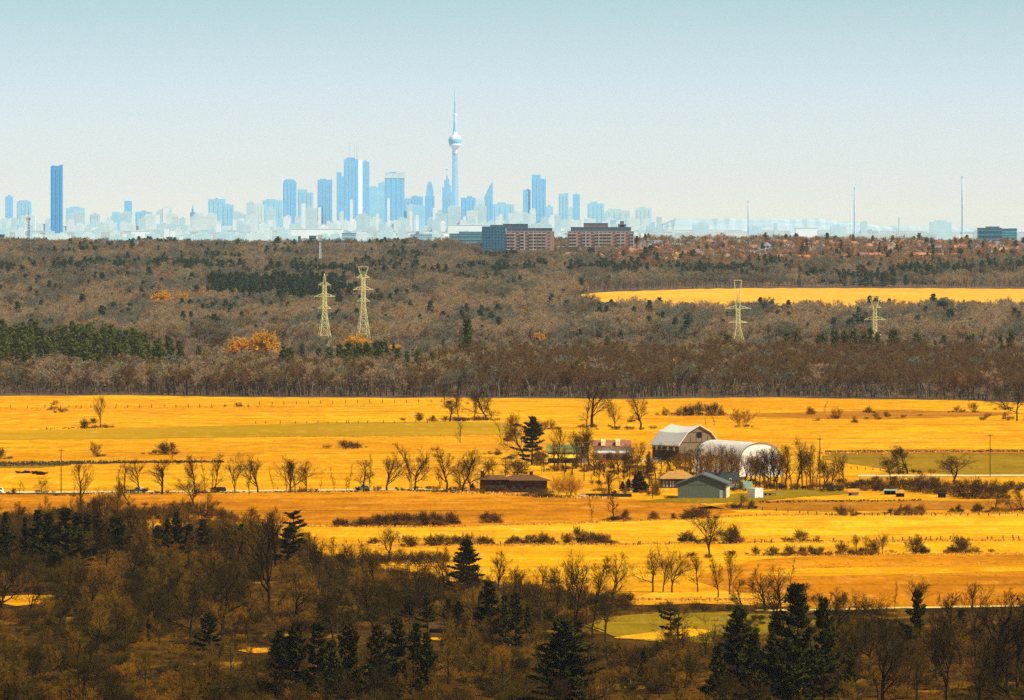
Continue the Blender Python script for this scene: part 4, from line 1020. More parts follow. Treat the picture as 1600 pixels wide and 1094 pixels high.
# ------------------------------------------------------------------ cattle lying on the pasture
RUSTC = surf('cattle_red_brown', (.16,.035,.012), .15, 1.5); BLKC = surf('cattle_black', (.014,.009,.008), .15, 1.5)
def cow(lab, px, py, mat, rz, s=1.0):
    g = ground(px, py)
    V = [(0,0,.42),(.55,0,.50),(.95,.0,.62),(1.2,.05,.92),(1.52,.08,.86),(-.55,0,.46),(-.95,0,.42),(-1.1,.1,.2),
         (.75,.42,.12),(1.15,.45,.06),(.75,-.42,.12),(1.15,-.5,.06),(-.75,.5,.14),(-.2,.58,.06),(-.75,-.45,.14),(-.25,-.55,.06)]
    E = [(0,1),(1,2),(2,3),(3,4),(0,5),(5,6),(6,7),(1,8),(8,9),(1,10),(10,11),(5,12),(12,13),(5,14),(14,15)]
    Rr = [.44,.42,.28,.20,.13,.42,.30,.04,.13,.07,.13,.07,.17,.07,.17,.07]
    me = bpy.data.meshes.new('cow'); me.from_pydata(V, E, []); me.materials.append(mat)
    o = link('cow', me); o.location = g; o.rotation_euler = (0,0,rz); o.scale = (s,s,s)
    md = o.modifiers.new('body', 'SKIN')
    for i, r in enumerate(Rr): me.skin_vertices[0].data[i].radius = (r, r)
    me.skin_vertices[0].data[0].use_root = True
    sd = o.modifiers.new('smooth', 'SUBSURF'); sd.levels = 1; sd.render_levels = 1
    tag(o, lab, 'cow', 'cattle resting on the pasture')
    for sgn in (-1, 1):
        e = link('ear', MB().quad((1.2,.05+.16*sgn,1.0),(1.28,.05+.16*sgn,.94),(1.2,.05+.40*sgn,.98),(1.14,.05+.36*sgn,1.04)).mesh('ear', mat), o)
    MB().tube((1.25,.12,1.08),(1.3,.28,1.22),.03,.01,4).tube((1.25,-.04,1.08),(1.3,-.2,1.22),.03,.01,4).build('horns', WHITEP, o)
cow('red brown cow lying at the left of the resting herd', 29.5, 740, RUSTC, 2.9, 1.0)
cow('black cow lying between two red brown cows', 38, 740, BLKC, .3, 1.0)
cow('red brown cow lying right of a black cow', 44.5, 739.8, RUSTC, 2.6, 1.1)
cow('black cow with raised head lying at the middle of the herd', 54, 741, BLKC, 2.2, 1.15)
cow('large black cow lying nearest the road', 64, 742.5, BLKC, 3.0, 1.5)
cow('small red brown calf lying right of the large black cow', 71, 741, RUSTC, .4, .8)

# ------------------------------------------------------------------ pylons
PYL = surf('pylon_steel', (.80,.68,.24), .10, .5, .6, .3); INS = surf('insulator_glass', (.25,.26,.22), .1, 2)
def pylon(lab, px, D, H, arms, top, rz, hb=.0):
    g = at(px, D); t = thing('electricity_pylon', lab, 'pylon', g, rz, 'electricity pylons over the woods')
    waist = arms[-1][0] - 3.0
    def half(z): return 4.4 + (1.35-4.4)*(z/waist) if z < waist else 1.35 + (1.0-1.35)*(z-waist)/(H-waist)
    lr = .15
    for sx in (-1,1):
        for sy in (-1,1):
            m = MB(); zs = [0, waist*.5, waist, arms[0][0]]
            for a, b in zip(zs, zs[1:]): m.tube((sx*half(a),sy*half(a),a),(sx*half(b),sy*half(b),b),lr,lr*.9,4)
            m.build('leg', PYL, t)
    m = MB(); z = 0
    while z < arms[0][0]-.5:
        st = min(arms[0][0]-z, max(2.2, half(z)*1.75)); a, b = half(z), half(z+st)
        for sx, sy, ex, ey in ((-1,-1,1,-1),(1,-1,1,1),(1,1,-1,1),(-1,1,-1,-1)):
            m.tube((sx*a,sy*a,z),(ex*b,ey*b,z+st),.09,.09,3); m.tube((ex*a,ey*a,z),(sx*b,sy*b,z+st),.09,.09,3)
            m.tube((sx*b,sy*b,z+st),(ex*b,ey*b,z+st),.09,.09,3)
        z += st
    m.build('bracing', PYL, t)
    for (z, L, up) in arms:
        m = MB(); w_ = half(z)
        for s in (-1, 1):
            tip = (s*L, 0, z)
            for sy in (-1, 1):
                m.tube((s*w_,sy*w_,z),tip,.15,.13,4); m.tube((s*w_,sy*w_,z+up),tip,.14,.11,4)
                for f in (.33,.66):
                    xx = s*(w_+(L-w_)*f); m.tube((xx,sy*w_*(1-f),z),(xx-s*(L-w_)*.16,sy*w_*(1-f*.8),z+up*(1-f)),.09,.09,3)
            m.tube((s*w_,-w_,z),(s*w_,w_,z),.1,.1,3)
        m.tube((-L,0,z+.02),(L,0,z+.02),.13,.13,4)
        m.build('crossarm', PYL, t)
        for s in (-1, 1): MB().tube((s*L*.97,0,z-.15),(s*L*.97,0,z-2.9),.13,.13,6).build('insulator', INS, t)
    m = MB(); z0 = arms[0][0]; w_ = half(z0)
    if top == 'peak':
        for sx in (-1,1):
            for sy in (-1,1): m.tube((sx*w_,sy*w_,z0),(0,0,H),.14,.12,4)
        for f in (.3,.6): m.tube((-w_*(1-f),-w_*(1-f),z0+(H-z0)*f),(w_*(1-f),w_*(1-f),z0+(H-z0)*f),.09,.09,3); m.tube((w_*(1-f),-w_*(1-f),z0+(H-z0)*f),(-w_*(1-f),w_*(1-f),z0+(H-z0)*f),.09,.09,3)
        m.build('peak', PYL, t)
    else:
        T = 3.4 if top == 'vee' else 2.4
        for sx in (-1,1):
            for sy in (-1,1): m.tube((sx*w_,sy*w_,z0),(sx*T,sy*.5,H),.13,.12,4); m.tube((sx*w_,sy*w_,z0),(-sx*w_*.2,sy*.8,z0+(H-z0)*.5),.1,.1,3)
            m.tube((sx*w_,0,z0),(sx*T*.4,0,H),.1,.1,3)
        m.tube((-T-.2,0,H),(T+.2,0,H),.16,.16,4); m.tube((-T*.7,0,z0+(H-z0)*.55),(T*.7,0,z0+(H-z0)*.55),.1,.1,3)
        m.build('earth_wire_frame', PYL, t)
    return t
DP = 6850.0; u = K*DP
def hy(y, yb): return (yb-y)*u
p1 = pylon('leftmost pylon with pointed peak', 507, DP, hy(427,542), [(hy(445.5,542),10.5*u,4.0*u),(hy(463.5,542),17*u,5.0*u),(hy(482,542),10.5*u,4.5*u)], 'peak', .28)
p2 = pylon('flat-topped pylon second from the left', 567.5, DP+60, hy(418,542), [(hy(435,542),10.5*u,5.0*u),(hy(454,542),17*u,5.5*u),(hy(472,542),10.5*u,5.0*u)], 'vee', .28)
p3 = pylon('pylon with boxed top in front of the far gold field', 1153, DP, hy(438,542), [(hy(482,542),21*u,4.5*u),(hy(504,542),15*u,3.0*u)], 'box', .2)
p4 = pylon('rightmost pylon with vee top above dark pines', 1367, DP+20, hy(466,542), [(hy(481,542),10*u,4.5*u),(hy(500,542),17*u,5.5*u),(hy(524,542),10*u,4.0*u)], 'vee', .1)
# overhead wires of the second line, far field
WIRE = surf('wire_steel', (.45,.40,.30), .1, 2, .5, .3)
def wires(name, lab, pts, offs, sag, r):
    """pts: support points; offs: (dx, dz) of each conductor"""
    t = thing(name, lab, 'power line', pts[0])
    for (dx, dz) in offs:
        m = MB()
        for a, b in zip(pts, pts[1:]):
            n = 14; pr = None
            for i in range(n+1):
                f = i/n; q = a.lerp(b, f) + Vector((0, dx, dz - sag*4*f*(1-f))) - pts[0]
                if pr is not None: m.tube(pr, q, r, r, 3)
                pr = q
        m.build('wire', WIRE, t)
    return t
W = lambda px, py, D: Vector(((px-800)*K*D, D, zat(py, D)))
wires('power_line', 'thin high-voltage wires above the far gold field', [W(930,437,7300),W(1153,438.5,6860),W(1367,440,7300),W(1700,446,7600)], [(0,0),(.8,-1.6),(1.6,-3.4),(2.2,-5.0)], 3.0, .045)

# wooden poles
def pole(lab, px, yb, yt, arm=True):
    g, u = basis(px, yb); H = (yb-yt)*u; t = thing('utility_pole', lab, 'pole', g, 0, 'wooden utility poles')
    MB().tube((0,0,-.3),(0,0,H),.17,.11,7,True).build('shaft', WOODP, t)
    if arm:
        MB().box(-.9,.9,-.16,-.115,H-.6,H-.45).build('crossarm', WOODP, t)
        for x in (-.8,0.3,.8): MB().tube((x,-.13,H-.449),(x,-.13,H-.25),.05,.04,5,True).build('insulator', INS, t)
    return Vector((g.x, g.y, H))
q0 = pole('tall wooden pole beside the road at left', 95.5, 771, 701.5)
q1 = pole('wooden pole in front of the white house', 912.5, 752, 690)
q2 = pole('wooden pole behind the trees right of the white hall', 1281, 760, 684)
q3 = pole('tall wooden pole at the right beside the gravel road', 1547, 745, 678)
pole('short wooden pole at the left of the white house', 901, 733, 690, False)
q4 = Vector((at(640, 3500).x, 3500, q1.z)); 
wires('power_line', 'thin wires crossing in front of the white house', [Vector((at(700, q1.y).x, q1.y, q1.z-.2)), q1, q2, q3], [(-.15,-.2),(-.15,-1.6),(.1,-2.6)], .5, .022)

# ------------------------------------------------------------------ fences
PM = {}
def fence(lab, posts, yb, hpx, wire=True, jitter=.12):
    """posts: px list ; yb: function px -> y"""
    rg = random.Random(len(posts)); pts = [ground(p, yb(p)) for p in posts]; c = pts[0]
    t = thing('post_fence', lab, 'fence', c)
    for p in pts:
        h = hpx*K*p.y*rg.uniform(.75, 1.2); key = round(h, 1)
        if key not in PM: PM[key] = MB().tube((0,0,-.1),(0,0,key),.16,.13,6,True).mesh('fence_post', WOODP)
        o = link('post', PM[key], t); o.location = p-c; o.rotation_euler = (rg.gauss(0,jitter*.4), rg.gauss(0,jitter), 0)
    if wire:
        for z in (.5, 1.0):
            m = MB()
            for a, b in zip(pts, pts[1:]): m.tube(a-c+Vector((0,0,z)), b-c+Vector((0,0,z)), .018, .018, 3)
            m.build('wire', WOODP, t)
fence('long wire fence across the upper golden field at left', [16,43,70,80,95,108,119,127,142,163,181,199,218,237,256,275,294,312,331,350,369,388,406,425,444,463,482,501,520,540,559,578,598,617,635,654,674,690], lambda x: 638.5 - .012*x*(1 if x > 400 else .3) - (4.4 if x > 400 else 0)*min(1,(x-400)/120 if x > 400 else 0)*.3, 6.0)
fence('wire fence on the near edge of the green strip', [400,415,438,462,479,496,513,527,541,545,560,574,599,616,633,650,668], lambda x: 662.5-.004*(x-400), 4.5)
fence('old leaning post fence across the lower middle field', [541,562,580,601,624,702,741,783,792,862,865,870,919,947,955,996,1000,1045,1151,1157,1179,1190,1195,1205,1236,1239,1271,1301,1370,1396,1410,1420,1446,1453,1463,1470,1484,1490,1543,1550,1568,1583,1592], lambda x: 852 - (0 if x < 1000 else (x-1000)*.016) - (3 if x < 640 else 0), 6.5, True, .2)
fence('wire fence in front of the rough paddock', [1135,1148,1160,1175,1191,1213,1231,1249,1262,1276,1290,1300,1338,1351,1363,1371,1383,1392,1400,1424,1440,1455,1462,1478,1485,1500,1512,1530,1545,1562,1590], lambda x: 806.5 if x > 1300 else 793 + (x-1135)*.08, 5.0)
fence('short fence posts beside the road behind the bare trees', [434,468,560,584,619,659,668,1018], lambda x: 765.5-.002*x if x < 900 else 764, 4.5, False)
fence('fence beside the farm drive right of the white hall', [1330,1340,1352,1364,1375], lambda x: 733+(x-1330)*.06, 4.0)

# ------------------------------------------------------------------ houses on the far rise
WALLS = [surf('far_wall_cream', (.52,.40,.26), .1, .5), surf('far_wall_brick', (.32,.15,.09), .1, .5), surf('far_wall_grey', (.24,.23,.20), .1, .5)]
ROOFS = [surf('far_roof_orange', (.46,.19,.08), .12, .5), surf('far_roof_brown', (.30,.15,.08), .12, .5), surf('far_roof_grey', (.22,.22,.22), .12, .5)]
HS = []
for i in range(9):
    wm, rm_ = WALLS[i % 3], ROOFS[(i//3) % 3]
    hw, dp, eh, H = 5+.6*(i % 4), 8, 4.6+.3*(i % 3), 7.8+.4*(i % 4)
    wl = MB().box(-hw,hw,0,dp,0,eh).mesh('house_wall', wm)
    m = MB(); a = hw+.4
    if i % 2: m.v = [(-a,-.4,eh),(a,-.4,eh),(a,dp+.4,eh),(-a,dp+.4,eh),(-a*.5,dp/2,H),(a*.5,dp/2,H)]; m.f = [(0,1,5,4),(2,3,4,5),(1,2,5),(3,0,4)]; m.m = [0]*4
    else: m.v = [(-a,-.4,eh),(a,-.4,eh),(a,dp+.4,eh),(-a,dp+.4,eh),(0,-.4,H),(0,dp+.4,H)]; m.f = [(0,4,5,3),(1,2,5,4),(0,1,4),(2,3,5)]; m.m = [0]*4
    HS.append((wl, m.mesh('house_roof', rm_), MB().box(-hw*.6,-hw*.15,-.08,-.004,1.2,2.8).box(hw*.2,hw*.65,-.08,-.004,1.2,2.8).mesh('house_windows', GLASS), ['orange','brown','grey'][(i//3) % 3], ['cream','brick','grey'][i % 3]))
rh = random.Random(21); nh = 0
def far_house(px, D, i, extra, rz=None):
    wl, rf, wn_, rc, wc = HS[i]; g = at(px, D)
    t = thing('house', 'house with %s roof and %s walls %s' % (rc, wc, extra), 'house', g, rh.choice([0,.15,-.3,.5,1.3]) if rz is None else rz, 'houses of the far suburb')
    link('wall', wl, t); link('roof', rf, t)
for k in range(150):
    px = rh.uniform(985, 1640); D = rh.uniform(11300, 12500)
    far_house(px, D, rh.randrange(9), 'far off ' + ('left of the chimneys' if px < 1250 else 'below the chimneys' if px < 1450 else 'near the blue office'))
for k in range(24):
    far_house(rh.uniform(860, 1010), rh.uniform(11250, 11900), rh.randrange(9), 'below the two brick apartment blocks')
for i, (a, b, D, yb) in enumerate([(1215,1243,11000,409),(1244,1268,10950,410),(1306,1325,11000,408),(1331,1357,11050,407),(1359,1376,11040,407),(1376,1391,10950,408),(1406,1426,10980,408),(1428,1452,11020,407),(1452,1474,10960,408),(1486,1497,10980,408)]):
    xa = (a+b)/2; g = at(xa, D); hw = (b-a)/2*K*D
    t = thing('terrace_house', '%s-from-left orange brick terrace on the far rise' % ORD[i], 'terrace', g, 0, 'orange brick terraces on the far rise')
    MB().box(-hw,hw,0,9,0,5.6).build('wall', surf('terrace_brick_%d' % i, (.66,.30+.03*(i % 3),.14), .1, .5), t)
    m = MB(); m.v = [(-hw-.4,-.4,5.62),(hw+.4,-.4,5.62),(hw+.4,9.4,5.62),(-hw-.4,9.4,5.62),(-hw-.4,4.5,8.2),(hw+.4,4.5,8.2)]; m.f = [(0,1,5,4),(2,3,4,5),(1,2,5),(3,0,4)]; m.m = [0]*4
    m.build('roof', ROOFS[0] if i % 3 else ROOFS[1], t)
    n = max(2, int(hw/1.6)); wm = MB().box(-.6,.6,-.08,-.004,0,1.3).mesh('terrace_window', GLASS)
    for k in range(n):
        for z in (1.2, 3.6): o = link('window', wm, t); o.location = (-hw+(k+.5)*2*hw/n, 0, z)
# ------------------------------------------------------------------ single trees and shrubs of the fields
G1 = 'bare trees along the road'
row('tree', 'bare_tree', 'bare tree', 'bare tree', 'in the line along the left half of the road', G1, [
 (112,797,755,8,'slender'),(126,804,716,38),(185,772,726,12,'slender'),(195,771,716,20,'slender'),(216,770,714,26),(253,773,715,34),(304,772,708,26,'tree'),(320,770,710,12,'slender'),
 (331,770,722,8,'slender'),(337,770,705,20),(367,771,704,40,'vase'),(389,772,712,14,'slender'),(403,770,706,46,'vase'),(427,768,730,12,'slender'),(448,769,728,10,'slender'),(453,770,708,40,'vase'),
 (461,770,718,20),(478,769,718,24),(501,768,744,8,'slender'),(522,768,728,12,'slender'),(541,767,742,8,'slender'),(545,767,722,18,'slender')])
row('tree', 'bare_tree', 'bare tree', 'bare tree', 'in the line along the road left of the ranch house', G1, [
 (568,769,716,30),(577,768,708,16,'slender'),(604,767,702,52,'vase'),(641,765,690,8,'slender'),(643.5,766,700,10,'slender'),(648.5,766,691,48,'oak'),(687,765,728,12,'slender'),(698,767,694,40,'tree'),
 (723,770,696,44,'oak'),(735,768,706,30,'vase'),(719,769,720,20)])
tree('oak','bare_tree',302,792,742,'gnarled spreading tree rising out of the thicket below the road', w=44, v=1)
tree('oak','bare_tree',202,791,752,'small forked tree below the dark green pickup', w=36, v=2)
tree('slender','bare_tree',184,797,750,'thin leaning sapling left of the forked tree below the pickup', w=10)
tree('slender','bare_tree',163,800,770,'thin sapling on the slope right of the tall roadside tree', w=8)
tree('oak','bare_tree',65,771,743,'small dark round tree beside the left utility pole', w=24, v=3)
tree('slender','bare_tree',30.5,771,752,'thin sapling left of the small dark round tree', w=6); tree('slender','bare_tree',37.5,771,750,'thin sapling nearest the small dark round tree', w=7)
tree('bush','shrub',21,772,760,'small shrub on the verge at the far left of the road','shrub', w=9)
tree('tree','bare_tree',157,669,617,'tall bare tree alone in the upper left field', w=24, v=1)
tree('bush','shrub',131,670.5,650,'round shrub left of the lone tall tree in the upper left field','shrub', w=17)
tree('bush','shrub',146,662,652,'flat bramble shrub touching the lone tall tree','shrub', w=14)
tree('brush','shrub',164,669,661,'little clump at the foot of the lone tall tree','shrub', w=6)
for (a,b,c,d,e) in [(84,641,633,14,'left half of the bramble heap on the upper left fence'),(98,645,636,20,'right half of the bramble heap on the upper left fence'),(373,636,628,18,'low twiggy heap on the upper fence right of the lone tree'),(87,633,624,10,'russet bush standing on the bramble heap')]: tree('brush','shrub',a,b,c,e,'shrub',None,d)
tree('brush','shrub',149,714.5,686,'tall russet shrub in the golden field above the roadside trees','shrub',None,20)
tree('bush','shrub',262,711,685,'dense dark shrub in the golden field above the roadside trees','shrub',None,30)
tree('tree','bare_tree',270,726,689,'bare tree leaning out from the dense dark field shrub',None or 'bare tree',None,18)
for (a,b,c,d,e) in [(224,710,706,10,'left low heap of brush left of the dense field shrub'),(235,711,706,14,'right low heap of brush left of the dense field shrub')]: tree('brush','shrub',a,b,c,e,'shrub',None,d)
tree('bush','shrub',-1,718,697,'dark shrub cut by the left edge above the ditch','shrub',None,22)
row('bush','shrub','shrub','shrub','in the small clump in the middle golden field',None,[(538,702,685,22),(551,701,688,16),(560,700,689,14)])
row('bush','shrub','shrub','shrub','of the pair left of the upper tree clump',None,[(654.5,658,641,15),(676,659,647,9)])
row('oak','bare_tree','bare tree','bare tree','in the clump on the upper edge of the green strip','trees on the green strip edge',[(703,659,621,28,'tree'),(694,632,590,40,'oak'),(715.5,657,613,30,'tree'),(742,657,613,30,'tree'),(759,657,606,44,'oak'),(767,657,620,20,'tree')])
row('bush','shrub','shrub','shrub','under the clump on the upper edge of the green strip',None,[(724,659,650,12),(747,658,648,14)])
tree('slender','bare_tree',719,693,655,'slender bare tree alone below the green strip','bare tree',None,14)
tree('slender','bare_tree',783,690,656,'leaning dead trunk at the right end of the green strip','bare tree',None,8)
row('brush','shrub','shrub','russet bush','along the field edge left of the big conifer',None,[(792,690,672,16),(803,690,664,20),(778,712,698,10),(765,710,703,8)])
tree('tree','bare_tree',925,668,584,'tallest bare tree standing against the far wood above the white house','bare tree',None,44,v=2)
tree('tree','bare_tree',917,669,610,'bare tree just left of the tallest tree above the white house','bare tree',None,22)
tree('tree','bare_tree',961,672,622,'bare tree in the golden field left of the barn','bare tree',None,26)
tree('tree','bare_tree',1001,672,612,'dark forked bare tree nearest the barn in the golden field','bare tree',None,36,v=3)
tree('tree','bare_tree',986,660,648,'tiny bare tree between two larger ones left of the barn','bare tree',None,8)
row('brush','shrub','shrub','shrub','in the row above the barn on the golden field',None,[(1040,650,634,14),(1061,650,634,8),(1071,650,630,12,'bush'),(1078,650,628,12,'bush'),(1089,650,626,16,'bush'),(1106,650,628,12,'bush'),(1117,650,626,16,'bush'),(1127,649,634,10)])
tree('brush','shrub',1159,668,636,'wide orange twigged shrub above the white hall','shrub',None,34)
tree('slender','bare_tree',1103,667,650,'thin twig between the barn and the orange shrub','bare tree',None,4); tree('slender','bare_tree',1116,668,648,'thin sapling beside the orange shrub','bare tree',None,5)
row('brush','shrub','shrub','shrub','on the golden field below the right far wood',None,[(1266,648,632,10,'bush'),(1307,655,634,18),(1278,658,652,8),(1335,661,648,6),(1357,646,632,9,'bush'),(1369,656,642,16),(1385,652,640,10),(1412,653,646,14),(1439,650,646,6),(1495,645,632,14),(1519,645,624,18),(1543,653,644,14),(1572,656,640,10)])
tree('slender','bare_tree',1287.5,647,626,'leaning bare stick tree on the right golden field','bare tree',None,9)
tree('oak','bare_tree',1589,658,584,'broad spreading tree at the right edge below the far wood','bare tree',None,60,v=0); tree('oak','bare_tree',1571,641,600,'smaller tree left of the broad spreading right edge tree','bare tree',None,36)
# farm trees
tree('pine','conifer',831,727,653,'big dark conifer wrapped in vines left of the green house','conifer',None,36,v=4)
tree('oak','bare_tree',817,716,650,'bare tree leaning left behind the big conifer','bare tree',None,44)
tree('bush','shrub',806,742,712,'wide bush in front of the big conifer','shrub',None,36); tree('bush','shrub',843,728,700,'leafless bush right of the big conifer','shrub',None,26)
tree('brush','shrub',858,672,652,'reddish thicket behind the big conifer','shrub',None,26); tree('brush','shrub',845,674,656,'left reddish thicket behind the big conifer','shrub',None,20)
tree('brush','shrub',804,668,640,'tall russet thicket left of the big conifer','shrub',None,16)
row('tree','bare_tree','bare tree','bare tree','around the green roofed house','trees around the farm',[(846,740,716,14,'slender'),(872,736,664,40,'tree'),(899,733,668,30,'vase'),(908,732,664,26,'tree'),(920,730,660,44,'vase'),(764,742,712,30,'vase')])
row('tree','bare_tree','bare tree','bare tree','between the white house and the ranch house garden','trees around the farm',[(936,757,718,20),(952,774,730,26),(975,750,690,40,'vase'),(984,748,700,36,'oak'),(925.5,760,738,14,'slender'),(996,735,688,24,'tree'),(930,735,712,20,'oak')])
tree('willow','willow',888,778,736,'broad orange willow shrub in front of the pole','willow',None,34,v=0); tree('willow','willow',872,776,741,'smaller orange willow shrub right of the ranch house','willow',None,24,v=1)
tree('willow','willow',900,775,744,'narrow orange willow beside the garden hut','willow',None,18,v=2)
row('bush','shrub','shrub','dark shrub','in front of the ranch house',None,[(763,772,756,14),(776,770,753,20),(787,771,756,14),(806,768,750,22),(820,768,751,20),(832,776,762,28),(846,778,764,22),(858,777,760,18,'brush'),(838,766,754,16,'brush')])
row('spruce','conifer','conifer','small conifer','in the garden right of the low wall',None,[(738,769,755,9),(752,770,760,8),(973,768,752,13),(982,768,748,10),(993,770,741,13),(1000,770,736,17),(1008,770,752,14)])
row('oak','bare_tree','bare tree','bare tree','around the grey shed and barn front','trees around the farm',[(1020,779,700,18,'slender'),(1005,762,716,26,'tree'),(1047,736,688,56,'vase'),(1033,742,700,26,'tree'),(1062,733,700,40,'vase')])
tree('brush','shrub',1062,735,706,'russet bushes right of the wide tree before the barn','shrub',None,30); tree('brush','shrub',1026,775,745,'russet bush left of the grey shed','shrub',None,18)
tree('brush','shrub',1154,768,752,'russet bush right of the grey shed','shrub',None,18)
row('vase','bare_tree','bare tree','bare tree','in the belt in front of the white arched hall','trees before the white hall',[(1088,745,690,22,'tree'),(1094,744,694,24,'vase'),(1108,745,700,30,'oak'),(1118,748,688,30,'vase'),(1127,750,692,26,'tree'),(1137,752,696,30,'vase'),(1146,752,694,30,'oak'),(1155,756,698,36,'vase'),(1165,757,700,30,'vase'),(1174,757,700,20,'tree'),(1180,758,704,18,'slender'),(1187,760,700,24,'tree'),(1195,762,698,24,'tree'),(1203,764,696,26,'tree'),(1210,765,690,30,'vase'),(1214,765,700,34,'oak'),(1228,765,692,26,'tree')])
row('tree','bare_tree','bare tree','bare tree','in the group right of the white arched hall','trees right of the white hall',[(1247,765,702,16,'slender'),(1254,765,684,22,'tree'),(1261,764,680,20,'slender'),(1266,764,690,22,'tree'),(1276,764,700,20,'slender'),(1287,765,705,26,'vase'),(1293,764,712,20,'oak'),(1312,756,712,12,'slender'),(1317,756,708,20,'tree')])
row('oak','bare_tree','bare tree','bare tree','rising from the hedge at the right','trees in the right hedge',[(1391,752,708,26),(1404,742,700,26,'tree'),(1418,741,692,46,'oak'),(1491,756,704,54,'oak'),(1434,760,728,26),(1452,766,738,26)])
row('bush','shrub','shrub','dark bush','in the hedge behind the small sheds','hedge bushes behind the small sheds',[(1296,769,750,22),(1310,767,752,24),(1325,764,750,22),(1338,766,748,26),(1352,766,744,28),(1366,767,742,30),(1376,768,745,22),(1392,766,744,28),(1408,764,740,26),(1422,768,742,30),(1436,769,742,30),(1450,770,740,34),(1463,772,744,26),(1478,773,748,24),(1493,776,746,30),(1507,779,742,32),(1521,780,742,32),(1534,780,744,30),(1546,779,744,28),(1556,780,748,26),(1566,773,752,24),(1580,766,748,26),(1592,768,752,24)])
row('oak','bare_tree','bare tree','low round tree','on the field corner at the right edge',None,[(1528,802,784,22,'bush'),(1555,801,764,34),(1580,801,762,30),(1598,800,764,20)])
row('bush','shrub','shrub','bush','along the paddock fence at right','bushes along the paddock fence',[(1314,806,786,26),(1332,807,790,12,'brush'),(1391,804,792,12),(1404,806,790,14),(1415,806,785,24),(1437,803,784,18),(1487,801,792,8),(1497,801,786,10),(1305,797,790,10,'brush')])
tree('oak','bare_tree',1156,797,766,'small bare tree in front of the white box','bare tree',None,26); tree('bush','shrub',1173,796,778,'small shrub right of the tree in front of the white box','shrub',None,14)
# lower fields
tree('slender','bare_tree',925,815,768,'very thin bare tree on the orange field','bare tree',None,7); tree('tree','bare_tree',958,815,765,'bare tree with short side branches on the orange field','bare tree',None,24)
row('bush','shrub','shrub','round bush','on the lower edge of the orange field',None,[(977,815,793,18),(1021,812,797,16),(1052,811.5,800,10),(1082,812,789,30),(1095,810,786,26)])
tree('oak','bare_tree',1108,872,788,'large bare tree rising over two field edges below the farm','bare tree',None,44,v=1)
row('bush','shrub','shrub','bush','flanking the large bare tree below the farm',None,[(1070,848,826,26),(1083,848,830,14),(1118,847,838,10),(1139,850,816,36),(1145,849,822,20)])
row('bush','shrub','shrub','dense shrub','in the long hedge on the orange field','long hedge on the orange field',[(525,823,808,12),(533,823,806,16),(540,823,810,14),(556,822,810,18),(566,823,805,20),(577,823,804,22),(590,822,800,24),(603,822,797,26),(616,822,796,28),(630,822,797,26),(642,822,798,24),(655,822,796,26),(667,822,795,26),(680,822,796,24),(690,822,798,18),(704,820,794,18),(711,820,802,12)])
row('bush','shrub','shrub','shrub','of the pair right of the long hedge',None,[(758,817,797,24),(774,818,796,20)])
tree('oak','bare_tree',607,878,820,'large spreading tree in front of the low hedge','bare tree',None,48,v=2)
row('bush','shrub','shrub','bush','in the broken hedge line across the lower middle field','broken hedge across the lower middle field',[(586,850,838,18),(640,855,832,30),(676,853,832,24),(687,853,830,26),(707,852,832,22),(716,852,834,18),(732,852,830,22),(750,851,836,16),(757,851,834,16),(767,851,838,12),(795,851,838,12),(804,850,832,12),(811,850,836,10),(827,850,832,22),(844,850,828,28),(862,849,836,10),(884,849,830,18),(905,849,820,30),(923,850,828,16),(932,850,830,16),(940,850,828,20),(948,850,832,14)])
row('bush','shrub','shrub','bush','in the bottom hedge of the right golden field','bottom hedge of the right golden field',[(1182,868,850,14),(1205,869,850,20),(1232,869,848,18),(1253,868,850,12),(1270,868,850,18),(1282,868,852,16),(1297,868,858,6,'brush'),(1314,867,840,22),(1338,868,832,22,'oak'),(1351,868,836,16,'tree'),(1364,868,838,22),(1379,867,828,20,'vase'),(1393,864,858,12,'brush'),(1429,866,832,26),(1442,866,850,10),(1488,865,848,14),(1499,864,831,18),(1508,865,836,24),(1524,864,852,14,'brush'),(1549,863,856,12,'brush')])
tree('bush','shrub',1252,847,822,'round dark bush on the post fence at right','shrub',None,26); tree('brush','shrub',1277,847,835,'tiny russet bush beside the round dark fence bush','shrub',None,8)
row('bush','shrub','shrub','dense bush','in the low thicket left of the lone spruce','low thicket left of the lone spruce',[(575,885,862,26),(590,885,858,30),(606,885,860,30),(622,884,858,30),(640,884,858,30),(655,882,857,30),(670,881,858,28),(684,880,860,26),(695,879,862,16)])
# ------------------------------------------------------------------ dark conifers of the front wood
def pines(desc, items, group='dark pines of the front wood', kind='pine'):
    items = [(a, b, c, d*1.02) for (a, b, c, d) in items]
    row(kind, 'pine_tree', 'pine', 'dark pine', desc, group, items)
pines('in the black clump at the left below the road', [(8,880,802,26),(40,884,808,28),(60,880,798,30),(78,884,800,30),(104,894,792,40),(122,890,800,34),(138,884,802,30),(152,878,806,26),(176,868,806,24),(186,870,808,26)])
pines('in the second clump left of the ragged white pine', [(246,872,820,24),(262,876,812,26),(276,880,802,30),(296,876,818,22),(318,868,812,24),(378,870,818,26),(392,876,824,22)])
tree('pine','pine_tree',450,890,822,'dark ragged pine with bare lower trunk left of the thicket','pine',None,44,v=3)
tree('ragged','pine_tree',459,880,801,'nearly dead pine with one long branch reaching right','pine',None,36,v=0)
tree('spruce','pine_tree',728,930,842,'lone pointed spruce standing against the golden field','spruce',None,42,v=1)
pines('of the dark group right of the brown cabin', [(752,1000,925,24),(766,1024,910,44),(790,1012,930,30),(806,1016,928,34),(824,1006,948,22)])
pines('in the wide row at the bottom left of centre', [(440,1092,986,40),(462,1100,975,44),(495,1100,968,46),(545,1112,972,54),(590,1104,974,48),(622,1096,966,40),(650,1098,976,44),(520,1118,1000,44),(668,1104,990,30)])
